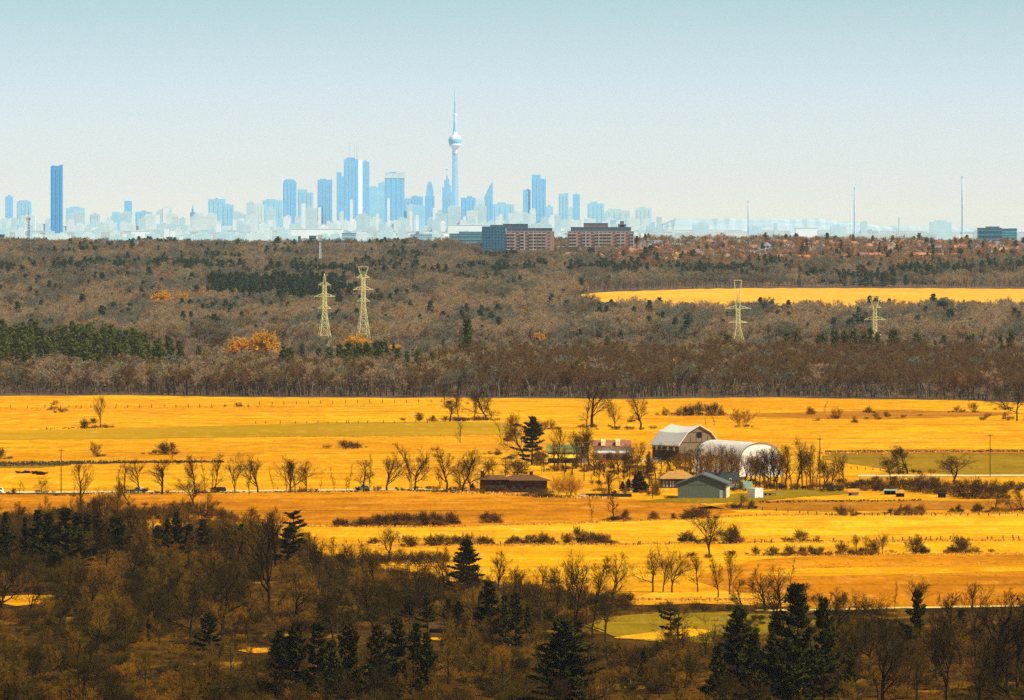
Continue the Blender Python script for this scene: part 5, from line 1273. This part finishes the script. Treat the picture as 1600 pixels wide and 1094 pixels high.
tree('pine','pine_tree',326,1024,956,'dark layered pine alone at lower left','pine',None,44,v=1)
tree('spruce','pine_tree',882,1120,968,'broad dark spruce at the bottom left of the small meadow','spruce',None,84,v=2)
tree('pine','pine_tree',905,1030,968,'dark pine top behind the broad bottom spruce','pine',None,26)
tree('ragged','pine_tree',1047,1036,952,'thin layered pine with gaps in front of the small meadow','pine',None,48,v=1)
tree('pine','pine_tree',1152,1076,950,'dark pine right of the small meadow','pine',None,52,v=0)
pines('in the tall black group right of the small meadow', [(1120,1120,1010,50),(1178,1110,992,46),(1212,1100,960,50),(1246,1128,916,66),(1288,1122,938,50),(1230,1130,1000,60)])
tree('pine','pine_tree',1432,1040,922,'single dark pine among the bare trees at lower right','pine',None,40,v=2)
tree('pine','pine_tree',1503,1010,950,'narrow dark pine toward the lower right edge','pine',None,24); tree('pine','pine_tree',1330,1090,1010,'short dark pine right of the black group','pine',None,30)
pines('half hidden behind the bare trees in the lower centre', [(640,975,930,26),(668,985,925,28),(700,980,935,22),(715,985,940,20),(1005,1070,1015,26)])
# ------------------------------------------------------------------ prominent bare trees of the front wood
FG = [(3,960,846,70,'oak'),(47,965,885,60,'oak'),(232,1004,905,76,'oak'),(298,1004,886,70,'oak'),(348,996,892,56,'tree'),(420,960,800,0,'tree'),(500,930,830,40,'vase'),(545,925,838,34,'vase'),(582,990,890,60,'oak'),(520,1005,905,50,'oak'),
 (612,980,900,44,'tree'),(645,975,888,26,'tree'),(668,960,885,28,'tree'),(690,955,878,22,'tree'),(560,960,900,40,'wood'),(460,1020,940,60,'oak'),(463,975,905,46,'tree'),(430,890,794,40,'tree'),(410,905,796,44,'wood'),
 (846,978,880,36,'tree'),(872,985,880,40,'tree'),(898,1000,876,48,'tree'),(946,1004,905,70,'oak'),(925,1000,905,30,'slender'),(822,980,885,30,'tree'),(900,965,850,34,'vase'),(958,950,860,36,'tree'),(1020,926,842,44,'oak'),(1050,927,846,60,'oak'),(1036,925,856,30,'vase'),
 (1090,926,858,26,'tree'),(1122,935,868,22,'tree'),(1140,930,862,24,'tree'),(1176,930,880,26,'slender'),(1195,955,890,40,'tree'),(1220,960,880,30,'tree'),(1234,925,866,18,'slender'),(1210,975,905,50,'oak'),(1258,960,908,36,'tree'),
 (1280,954,918,30,'vase'),(1316,948,922,16,'bush'),(1398,952,908,14,'slender'),(1430,952,900,44,'vase'),(1360,1060,930,90,'oak'),(1395,1070,935,60,'tree'),(1465,1070,930,60,'tree'),(1500,1050,920,60,'tree'),(1525,1050,905,50,'tree'),(1555,1080,915,80,'tree'),(1590,1080,925,50,'tree'),(1340,1050,960,50,'vase'),(1480,1100,960,70,'oak'),(1420,1090,980,60,'oak'),
 (1380,1110,980,60,'tree'),(1310,1100,980,50,'tree'),(1580,1120,980,70,'oak'),(1530,1120,985,60,'oak'),(985,1080,1005,50,'oak'),(950,1040,1000,40,'vase'),(1080,1080,1010,60,'vase'),(1105,1040,975,40,'vase'),(1030,1090,1030,50,'wood'),(752,1080,1000,50,'wood'),(700,1070,1000,50,'wood')]
FG = [(a,b,c,d or 50,e) for (a,b,c,d,e) in FG]
def zone(px):
    return 'at the left' if px < 480 else 'left of centre' if px < 760 else 'right of centre' if px < 1130 else 'at the right'
for z in ('at the left','left of centre','right of centre','at the right'):
    row('tree','bare_tree','bare tree','large bare tree','in the front wood ' + z, 'large bare trees of the front wood', [f for f in FG if zone(f[0]) == z and f[4] != 'bush'])
tree('bush','shrub',1316,949,922,'round shrub on the pale path at lower right','shrub',None,18)
# thicket below the road at left
row('bush','shrub','shrub','dense bush','in the thicket below the road at left','thicket below the road',[(196,812,790,26),(212,812,786,28),(228,813,786,30),(244,812,784,30),(262,812,786,30),(276,806,780,26),(292,806,782,28),(312,806,780,28),(330,810,784,28),(348,814,790,28),(364,818,796,26),(100,775,768,16,'brush'),(116,776,769,14,'brush'),(90,775,770,12,'brush')])
def inpoly(x, y, P):
    c = False; n = len(P); j = n-1
    for i in range(n):
        xi, yi = P[i]; xj, yj = P[j]
        if (yi > y) != (yj > y) and x < (xj-xi)*(y-yi)/(yj-yi)+xi: c = not c
        j = i
    return c
FW = [(-90,812),(60,806),(180,812),(240,838),(330,822),(400,830),(470,862),(560,892),(700,916),(800,926),(900,936),(985,944),(985,955),(930,962),(905,985),(920,1010),(1010,1022),(1140,1016),(1165,966),(1250,962),(1290,984),(1450,990),(1690,985),(1690,1230),(-90,1230)]
HOLES = [[(0,930),(90,930),(60,962),(0,962)],[(380,1012),(440,1012),(440,1036),(380,1036)],[(650,990),(718,990),(718,1016),(650,1016)]]
def fpts(n, hlo, hhi, seed, dens=None):
    rg = random.Random(seed); out = []; Dlo, Dhi = 90/((1230-330)*K), 90/((800-330)*K)
    while len(out) < n:
        D = math.sqrt(rg.uniform(Dlo**2, Dhi**2)); py = YH + 90/(D*K); px = rg.uniform(-90, 1690)
        if not inpoly(px, py, FW) or any(inpoly(px, py, h) for h in HOLES): continue
        if any(abs(px-f[0]) < .46*f[3] and f[1]-4 < py < f[1]+75 for f in FG) and rg.random() < .8: continue
        g = at(px, D); out.append((px, py, g, rg.uniform(hlo, hhi)))
    return out
# nearest filler trees are single things, the rest one mass
near = sorted(fpts(75, 8.5, 13, 5), key=lambda t: -t[1])
for (px, py, g, h) in near:
    if py > 1094: lab = 'bare tree crown cut by the bottom edge in the dark wood '
    elif py > 1000: lab = 'bare tree deep in the dark front wood '
    else: lab = 'bare tree in the upper part of the front wood '
    place(R.choice(['oak','oak','vase','tree','wood','wood']), 'bare_tree', g, h, lab + zone(px), 'bare tree', 'bare trees of the front wood')
for v in range(3): place('darkbrush', 'shrub', ground(60+v*420, 1060), 3.6, 'dark brush clump low in the front wood ' + zone(60+v*420), 'shrub', None, v)
scatter('bare_woodland', 'dense bare brown trees of the front wood', [(*g, h, h*R.uniform(.85,1.1), R.uniform(0,6.28), 0 if R.random() < .8 else 1) for (px,py,g,h) in fpts(NFW, 5.5, 10, 6)], ['wood','tree'])
scatter('undergrowth', 'brown leafless brush on the floor of the front wood', [(*g, h*1.3, h, R.uniform(0,6.28), (0 if math.sin(px/61.0+py/37.0)+math.sin(px/23.0-py/51.0) > .4 else 2) if R.random() < .8 else 1) for (px,py,g,h) in fpts(NUG, 1.4, 4.2, 8)], ['brush','bush','darkbrush'])

_FG = FG; FG = []
scatter('undergrowth', 'knee-high tangle covering the floor of the front wood', [(*g, h*2.2, h, R.uniform(0,6.28), 0 if math.sin(px/53.0+py/29.0) > .2 else 1) for (px,py,g,h) in fpts(3600, .7, 1.9, 18)], ['brush','darkbrush'])
FG = _FG
# ------------------------------------------------------------------ the far woods
rw = random.Random(77)
ex_pine = []
def fp(kind, px, yb, yt, label, w=None, group='dark conifers of the far woods', D=None, cat='conifer', nm='pine_tree'):
    tree(kind, nm, px, yb, yt, label, cat, group, w, None, D)
# pine band at left
band = []
for k in range(120):
    for _ in range(50):
        px = rw.uniform(-20, 285); D = rw.uniform(5560, 6900); py = YH + 90/(D*K)
        top = interp([(-20,494),(30,497),(60,500),(130,505),(200,516),(250,527),(285,538)], px)
        h = rw.uniform(13, 20); yt = py - h/(K*D)
        if yt > top - 5 and yt < 562: break
    place('bandpine', 'pine_tree', at(px, D), h, 'dark pine in the dense pine band behind the left far wood', 'pine', 'pines of the left pine band')
for i, (px, yb, yt, w_, d) in enumerate([(78,600,563,36,5330),(248,575,528,26,5650),(265,572,528,22,5700),(311,575,540,14,5700),(321,572,548,12,5750),(386,592,556,16,5420),(395,585,557,12,5500),(445,572,541,18,5700),(455,572,543,18,5720),
  (498,570,545,14,5750),(515,570,543,16,5700),(530,570,540,18,5750),(545,574,536,20,5700),(560,574,536,22,5690),(574,574,538,20,5690),(588,572,534,20,5700),(600,572,532,22,5700),(622,570,545,14,5720),(636,570,548,14,5720),(655,566,546,18,5760),(676,564,550,14,5780),(690,562,551,12,5800)]):
    fp('bandpine', px, yb, yt, '%s-from-left dark pine along the left half of the far wood' % ORD[i], w_, D=d)
for k in range(34):
    px = rw.choice([rw.uniform(495, 700), rw.uniform(500, 610)]); D = rw.uniform(5420, 5760)
    place('bandpine', 'pine_tree', at(px, D), rw.uniform(9, 14), 'dark pine in the clump in front of the two left pylons', 'pine', 'pines in front of the left pylons')
fp('bandpine', 730, 560, 494, 'tall lone dark pine above the middle of the far wood', 24, D=5900)
for i, (px, yt, w_) in enumerate(sorted([(1230,517,22),(1246,515,18),(1280,525,16),(1287,521,14),(1305,517,12),(1320,519,18),(1334,515,18),(1350,522,12),(1360,514,14),(1371,520,12),(1397,517,24),(1437,526,18),(1432,520,16),(1513,524,16),(1563,523,12),(1580,518,16),(1136,523,20),(950,526,12)])):
    fp('bandpine', px, 0, yt, '%s-from-left dark pine poking above the right far wood' % ORD[i], w_, D=5940)
L3P = [(637,470,446,20),(548,478,444,24),(535,478,440,22),(522,474,442,22),(530,490,452,14),(556,470,440,16),(908,460,434,12),(880,470,452,11),(955,498,473,22),(968,500,478,14),(1015,500,470,14),(1030,488,465,18),(1012,505,486,18),(1486,520,498,14),(1516,528,498,16),(1432,532,506,12),(1545,530,513,10),(1065,440,425,10),(1075,432,418,9),(1160,430,414,10),(1178,436,420,9),(1130,428,412,9),(1125,430,410,10),(1325,440,425,10),(1240,432,416,10),(1262,433,414,14),(1485,440,422,14),(1540,434,418,18),(60,404,388,12),(85,404,384,9),(30,402,386,9),(40,448,428,14),(60,452,430,12),(62,440,424,16),(160,446,426,16),(185,444,424,14),(200,444,424,14),(128,440,420,12),(35,438,415,14),(240,505,484,14),(322,500,476,14),(342,500,478,12),(20,500,482,16),(600,408,394,14),(640,414,402,10),(715,418,404,16),(725,420,406,12),(760,420,404,14),(480,400,390,8),(700,408,396,8),(1016,440,424,12),(1040,420,408,10)]
for i, (px, yb, yt, w_) in enumerate(sorted(L3P)):
    fp('farpine', px, yb, yt, '%s-from-left single dark conifer in the hazy middle woods' % ORD[i], w_)
PLANT = [(325,447),(470,447),(535,450),(540,484),(470,480),(325,474)]
# willows and coloured trees
for (px, yb, yt, w_, lab) in [(228,488,462,28,'left orange willow beside the red and green barn'),(249,489,452,32,'tall orange willow beside the red and green barn'),(244,490,466,40,'low wide orange willow beside the red and green barn'),(281,484,455,26,'pale orange willow right of the red and green barn'),
   (412,562,514,50,'round bright orange willow behind the left far wood'),(375,562,525,48,'wide orange willow left of the round bright one'),(392,561,522,34,'orange willow joining the two bright ones'),(553,550,520,44,'orange willow at the foot of the flat-topped pylon'),(667,506,482,34,'orange willow in the middle woods'),(640,498,480,24,'pale orange willow left of the middle one'),(778,492,474,20,'orange willow right of the lone dark pine'),(842,540,518,24,'pale yellow willow above the middle far wood'),(1157,408,395,24,'orange tree below the suburb'),(352,390,380,16,'pale orange tree on the left skyline'),(1406,392,380,14,'orange tree in the suburb'),(475,565,553,12,'small orange bush beside the dark pines'),(620,552,537,20,'russet bush beside the pylon willow')]:
    tree('farwillow','willow',px,yb,yt,lab,'willow','orange willows of the far woods',w_)
tree('oak','bare_tree',330,553,516,'pale golden branching tree left of the orange willows','bare tree',None,50,v=3)
for k in range(16):
    px = rw.uniform(590, 668); fpx = rw.uniform(600, 616)
    tree('farolive','bare_tree',px,fpx,fpx-rw.uniform(34,46),'yellowish slender tree in the olive thicket of the far wood','bare tree','yellowish trees of the far wood',14)
tree('bandpine','pine_tree',217,570,540,'yellow green larch in front of the pine band','larch',None,26,D=5560)
tree('farolive','bare_tree',150,575,550,'golden tree below the pine band','bare tree',None,24)

def nopine(px, py): return True
FARB = [(905,463.5),(940,456),(1010,453.5),(1140,450),(1400,449.5),(1600,451),(1700,451),(1700,492),(1500,491),(1330,493),(1130,494),(1040,493),(960,490),(890,484),(885,472)]
def woods(d0, d1, n, seed, hl, hh, kinds, accept=None, thin=1.0):
    rg = random.Random(seed); out = []
    while len(out) < n:
        D = math.sqrt(rg.uniform(d0*d0, d1*d1)); px = rg.uniform(-70, 1670)
        g = at(px, D); py = YH + (CAMZ-g.z)/(K*D)
        if D > 7000 and inpoly(px, py, FARB): continue
        if D > 7000 and inpoly(px, py, PLANT): continue
        if accept and not accept(px, D, py, rg): continue
        h = rg.uniform(hl, hh); ws = kinds(px, D, rg)
        if ws is None: continue
        h *= .88 + .16*math.sin(px/37.0 + D/210.0)*math.sin(px/11.0)
        wf = .95 if 'pine' in ws else 1.3
        if 'pine' in ws: h *= 1.12
        if 'willow' in ws: h *= .8
        out.append((g.x, g.y, g.z, h*rg.uniform(.9, 1.25)*wf, h, rg.uniform(0, 6.28), ws))
    return out
KW = ['fartan','farred','fargrey','farolive','farpine','bandpine','farorange','belt']
def pick(rg, **p):
    t = rg.random()*sum(p.values())
    for k, v in p.items():
        t -= v
        if t <= 0: return k
    return k
def k1(px, D, rg):
    if px > 715 + 60*math.sin(D/70.0): return pick(rg, belt=.66, farred=.24, fargrey=.06, farolive=.01, fartan=.03)
    return pick(rg, belt=.30, farred=.22, fargrey=.16, farolive=.06, fartan=.26)
def acc1(px, D, py, rg):
    lim = interp([(-70,5330),(290,5330),(320,5480),(430,5420),(470,5330),(680,5330),(740,5960),(1670,5960)], px)
    # the near edge of the wood follows the field edge
    return D < lim and py < interp([(0,617),(200,617),(400,619.5),(690,620.5),(1000,622),(1200,620),(1350,622.5),(1560,627),(1700,630)], px)
def nz(a, b): return math.sin(a)*math.sin(b+1.7*math.sin(a*.43))
def k2(px, D, rg):
    z = nz(px/83.0+D/520.0, px/37.0-D/310.0+.8) + .5*nz(px/29.0, D/150.0)
    if rg.random() < (.10 if z < -.55 else .012): return 'farpine'
    if z > -.02: return pick(rg, fartan=.74, farolive=.08, farred=.06, farorange=.06, fargrey=.06)
    if z > -.25: return pick(rg, fartan=.45, farred=.10, fargrey=.35, farolive=.06, farorange=.04)
    return pick(rg, fargrey=.70, fartan=.10, farred=.20)
def k3(px, D, rg):
    z = nz(px/71.0+D/380.0, px/31.0-D/420.0) + .5*nz(px/23.0, D/170.0)
    if px > 960 and D > 10600 + 150*math.sin(px/60.0): return pick(rg, farorange=.36, fartan=.26, farred=.22, fargrey=.10, farpine=.06)
    c = nz(px/53.0+D/310.0+1.3, D/230.0-px/91.0)
    band = math.exp(-((D-(10050+260*math.sin(px/120.0)))/230.0)**2)
    if rg.random() < .012 + band*(.60 if c > .1 else .16) + (.30 if c > .62 else 0): return 'farpine'
    if z > .3: return pick(rg, fartan=.62, fargrey=.26, farorange=.08, farolive=.04)
    if z > -.3: return pick(rg, fargrey=.60, fartan=.26, farred=.08, farolive=.06)
    return pick(rg, fargrey=.72, farred=.22, farolive=.06)
def acc3(px, D, py, rg):
    if px > 960 and D > 10900: return rg.random() < .42
    if D > 12450: return rg.random() < .5
    return True
ST = [KINDS[k] for k in KW]
# one standing tree of every far kind at the wood's edge, then the mass behind them
for ki, k in enumerate(KW):
    for v in range(len(KINDS[k])):
        if KINDS[k][v]['obj'] is None:
            px = 60 + ki*240 + v*55; yb = interp([(0,617),(400,618.5),(690,620),(1000,622),(1200,620),(1350,622),(1560,626)], px)
            nm, ct = ('pine_tree','conifer') if 'pine' in k else ('bare_tree','bare tree')
            if 'pine' in k: tree(k, nm, px, 470, 452, 'dark conifer standing singly in the hazy middle woods', ct, 'dark conifers of the far woods', None, v)
            else: tree(k, nm, px, yb, yb-46, 'tree at the sunny front edge of the far wood', ct, 'trees at the front edge of the far wood', None, v)
def go(name, lab, pts): scatter(name, lab, [p[:6] + (KW.index(p[6]),) for p in pts], KW)
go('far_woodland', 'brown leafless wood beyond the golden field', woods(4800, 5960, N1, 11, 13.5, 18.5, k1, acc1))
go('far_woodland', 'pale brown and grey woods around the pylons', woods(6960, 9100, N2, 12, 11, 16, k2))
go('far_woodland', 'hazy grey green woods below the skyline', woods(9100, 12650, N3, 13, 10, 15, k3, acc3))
pp = []
for k in range(230):
    px = rw.uniform(325, 540); py = rw.uniform(449, 474 if px < 470 else 482); g = ground(px, py); h = rw.uniform(12, 17)
    pp.append((*g, h, h, rw.uniform(0, 6.28), 0))
scatter('pine_plantation', 'dark green pine plantation behind the left pylons', pp, ['farpine'])
EDGE = [(0,617),(200,617),(400,619.5),(690,620.5),(1000,622),(1200,620),(1350,622.5),(1560,627),(1700,630)]
go('far_woodland', 'low brown brush along the front edge of the far wood', woods(4800, 5230, 1100, 15, 3.0, 7.0, lambda px, D, rg: pick(rg, farred=.5, fartan=.2, fargrey=.2, farolive=.1), lambda px, D, py, rg: interp(EDGE, px)-11 < py < interp(EDGE, px)+.3))
go('far_woodland', 'scrubby brown growth between the pylons and the far wood', woods(5960, 6960, N4, 14, 5, 10, k2, lambda px, D, py, rg: px > 285))

# dry grass along the field edges
def grass(name, lab, strips, mat, seed):
    rg = random.Random(seed); m = MB()
    for (poly, n, hl, hh) in strips:
        xs = [p[0] for p in poly]
        for _ in range(n):
            px = rg.uniform(xs[0], xs[-1]); py = interp(poly, px) + rg.gauss(0, .7)
            g = ground(px, py); h = rg.uniform(hl, hh); a = rg.uniform(0, 3.14); w_ = h*rg.uniform(.25, .6)
            dx, dy = math.cos(a)*w_, math.sin(a)*w_; k = len(m.v)
            m.v += [(g.x-dx, g.y-dy, g.z), (g.x+dx, g.y+dy, g.z), (g.x+dx*.5+rg.gauss(0,.15), g.y+dy*.5, g.z+h), (g.x-dx*.9+rg.gauss(0,.15), g.y-dy*.5, g.z+h*.8)]
            m.face(k, k+1, k+2, k+3)
    o = link(name, m.mesh(name, mat)); tag(o, lab, None, None, 'stuff')
DG = twigmat('dry_grass', (.80,.42,.05), (.60,.27,.03), (.36,.16,.02)); DKG = twigmat('dark_weeds', (.13,.09,.02), (.075,.06,.018), (.05,.03,.01))
grass('grass', 'tall pale dry grass along the field edges', [([(330,822),(700,824),(900,818),(1180,806)],1500,.25,.6),([(500,854),(900,852),(1200,848),(1600,845)],1600,.25,.6),([(700,769.5),(860,777),(960,780)],600,.4,1.0),([(1180,806),(1600,803)],1000,.25,.6),([(1170,869),(1600,866)],900,.25,.5),([(985,938),(1260,940)],800,.3,.8),([(560,888),(700,905),(900,930)],1000,.4,1.0),([(0,640),(700,634)],500,.3,.6),([(400,683),(800,681)],400,.3,.5),([(1280,709),(1600,705)],600,.4,.8)], DG, 3)
grass('weeds', 'dark weeds on the road verges and ditch', [([(-20,724.3),(350,722)],900,.3,.8),([(80,772),(560,769)],600,.2,.5),([(620,767),(760,770)],300,.3,.6),([(-20,729),(110,727)],400,.3,.7),([(1290,707),(1600,706)],600,.3,.8),([(1180,786),(1440,783)],250,.3,.7),([(1240,889),(1600,880)],250,.1,.25),([(60,671),(165,668)],80,.3,.6)], DKG, 4)
row('bush','shrub','shrub','low bush','in the bush line above the small meadow','bush line above the small meadow',[(1003+i*19+(i*7)%11, 957-(i*5)%4, 942-(i*3)%7, 20+(i*5)%9, 'brush' if i%3==0 else 'bush') for i in range(14)])

row('tree','bare_tree','bare tree','small bare tree','between the farm house and the road garden','small trees in the farm yard',[(882,745,712,16,'slender'),(893,758,735,14,'tree'),(944,748,716,20,'vase'),(960,742,704,24,'tree'),(968,764,736,18,'slender'),(988,725,690,22,'oak'),(1011,735,704,18,'tree'),(1030,770,742,16,'slender'),(1078,742,708,20,'slender'),(1084,738,700,24,'tree'),(941,769,748,16,'oak'),(1014,772,738,14,'tree')])
row('brush','shrub','shrub','russet shrub','in the farm yard between the houses','russet shrubs in the farm yard',[(866,737,722,20),(880,735,724,16),(915,738,724,18),(934,734,722,20),(955,733,718,22),(976,738,722,24),(995,745,728,22),(1016,740,724,20),(1035,752,738,16),(1098,752,734,22),(1112,757,740,18),(1130,758,742,20),(1240,766,752,18),(1270,766,750,20)])

row('wood','bare_tree','bare tree','twiggy brown tree','in front of the white arched hall','twiggy trees before the white hall',[(1080+i*10+(i*3)%5, 756+(i*5)%11, 702+(i*7)%13, 24+(i*3)%8) for i in range(15)])
row('wood','bare_tree','bare tree','twiggy brown tree','around the farm houses','twiggy trees around the farm houses',[(850,738,704,26),(866,736,690,28),(884,738,696,24),(894,742,706,24),(928,744,700,28),(944,738,704,26),(966,742,700,28),(980,746,706,24),(992,752,714,26),(1012,748,708,28),(1024,750,706,24),(1040,748,712,26),(1056,744,704,28),(1070,748,712,26),(1236,764,704,26),(1246,766,708,26),(1270,766,700,28),(1300,768,716,26),(770,748,716,24),(790,744,714,26),(752,760,720,26)])
rf_ = random.Random(31); ft = []
for (x, y, z, h, w_) in FEET:
    for k in range(4):
        q = rf_.uniform(.22, .5)*min(h, 4.5)
        ft.append((x+rf_.gauss(0, w_*.5), y+rf_.gauss(0, 3), z, q*1.6, q, rf_.uniform(0, 6.28), 0 if rf_.random() < .6 else 1))
scatter('undergrowth', 'tangled low brush at the feet of the field hedges', ft, ['brush','darkbrush'])
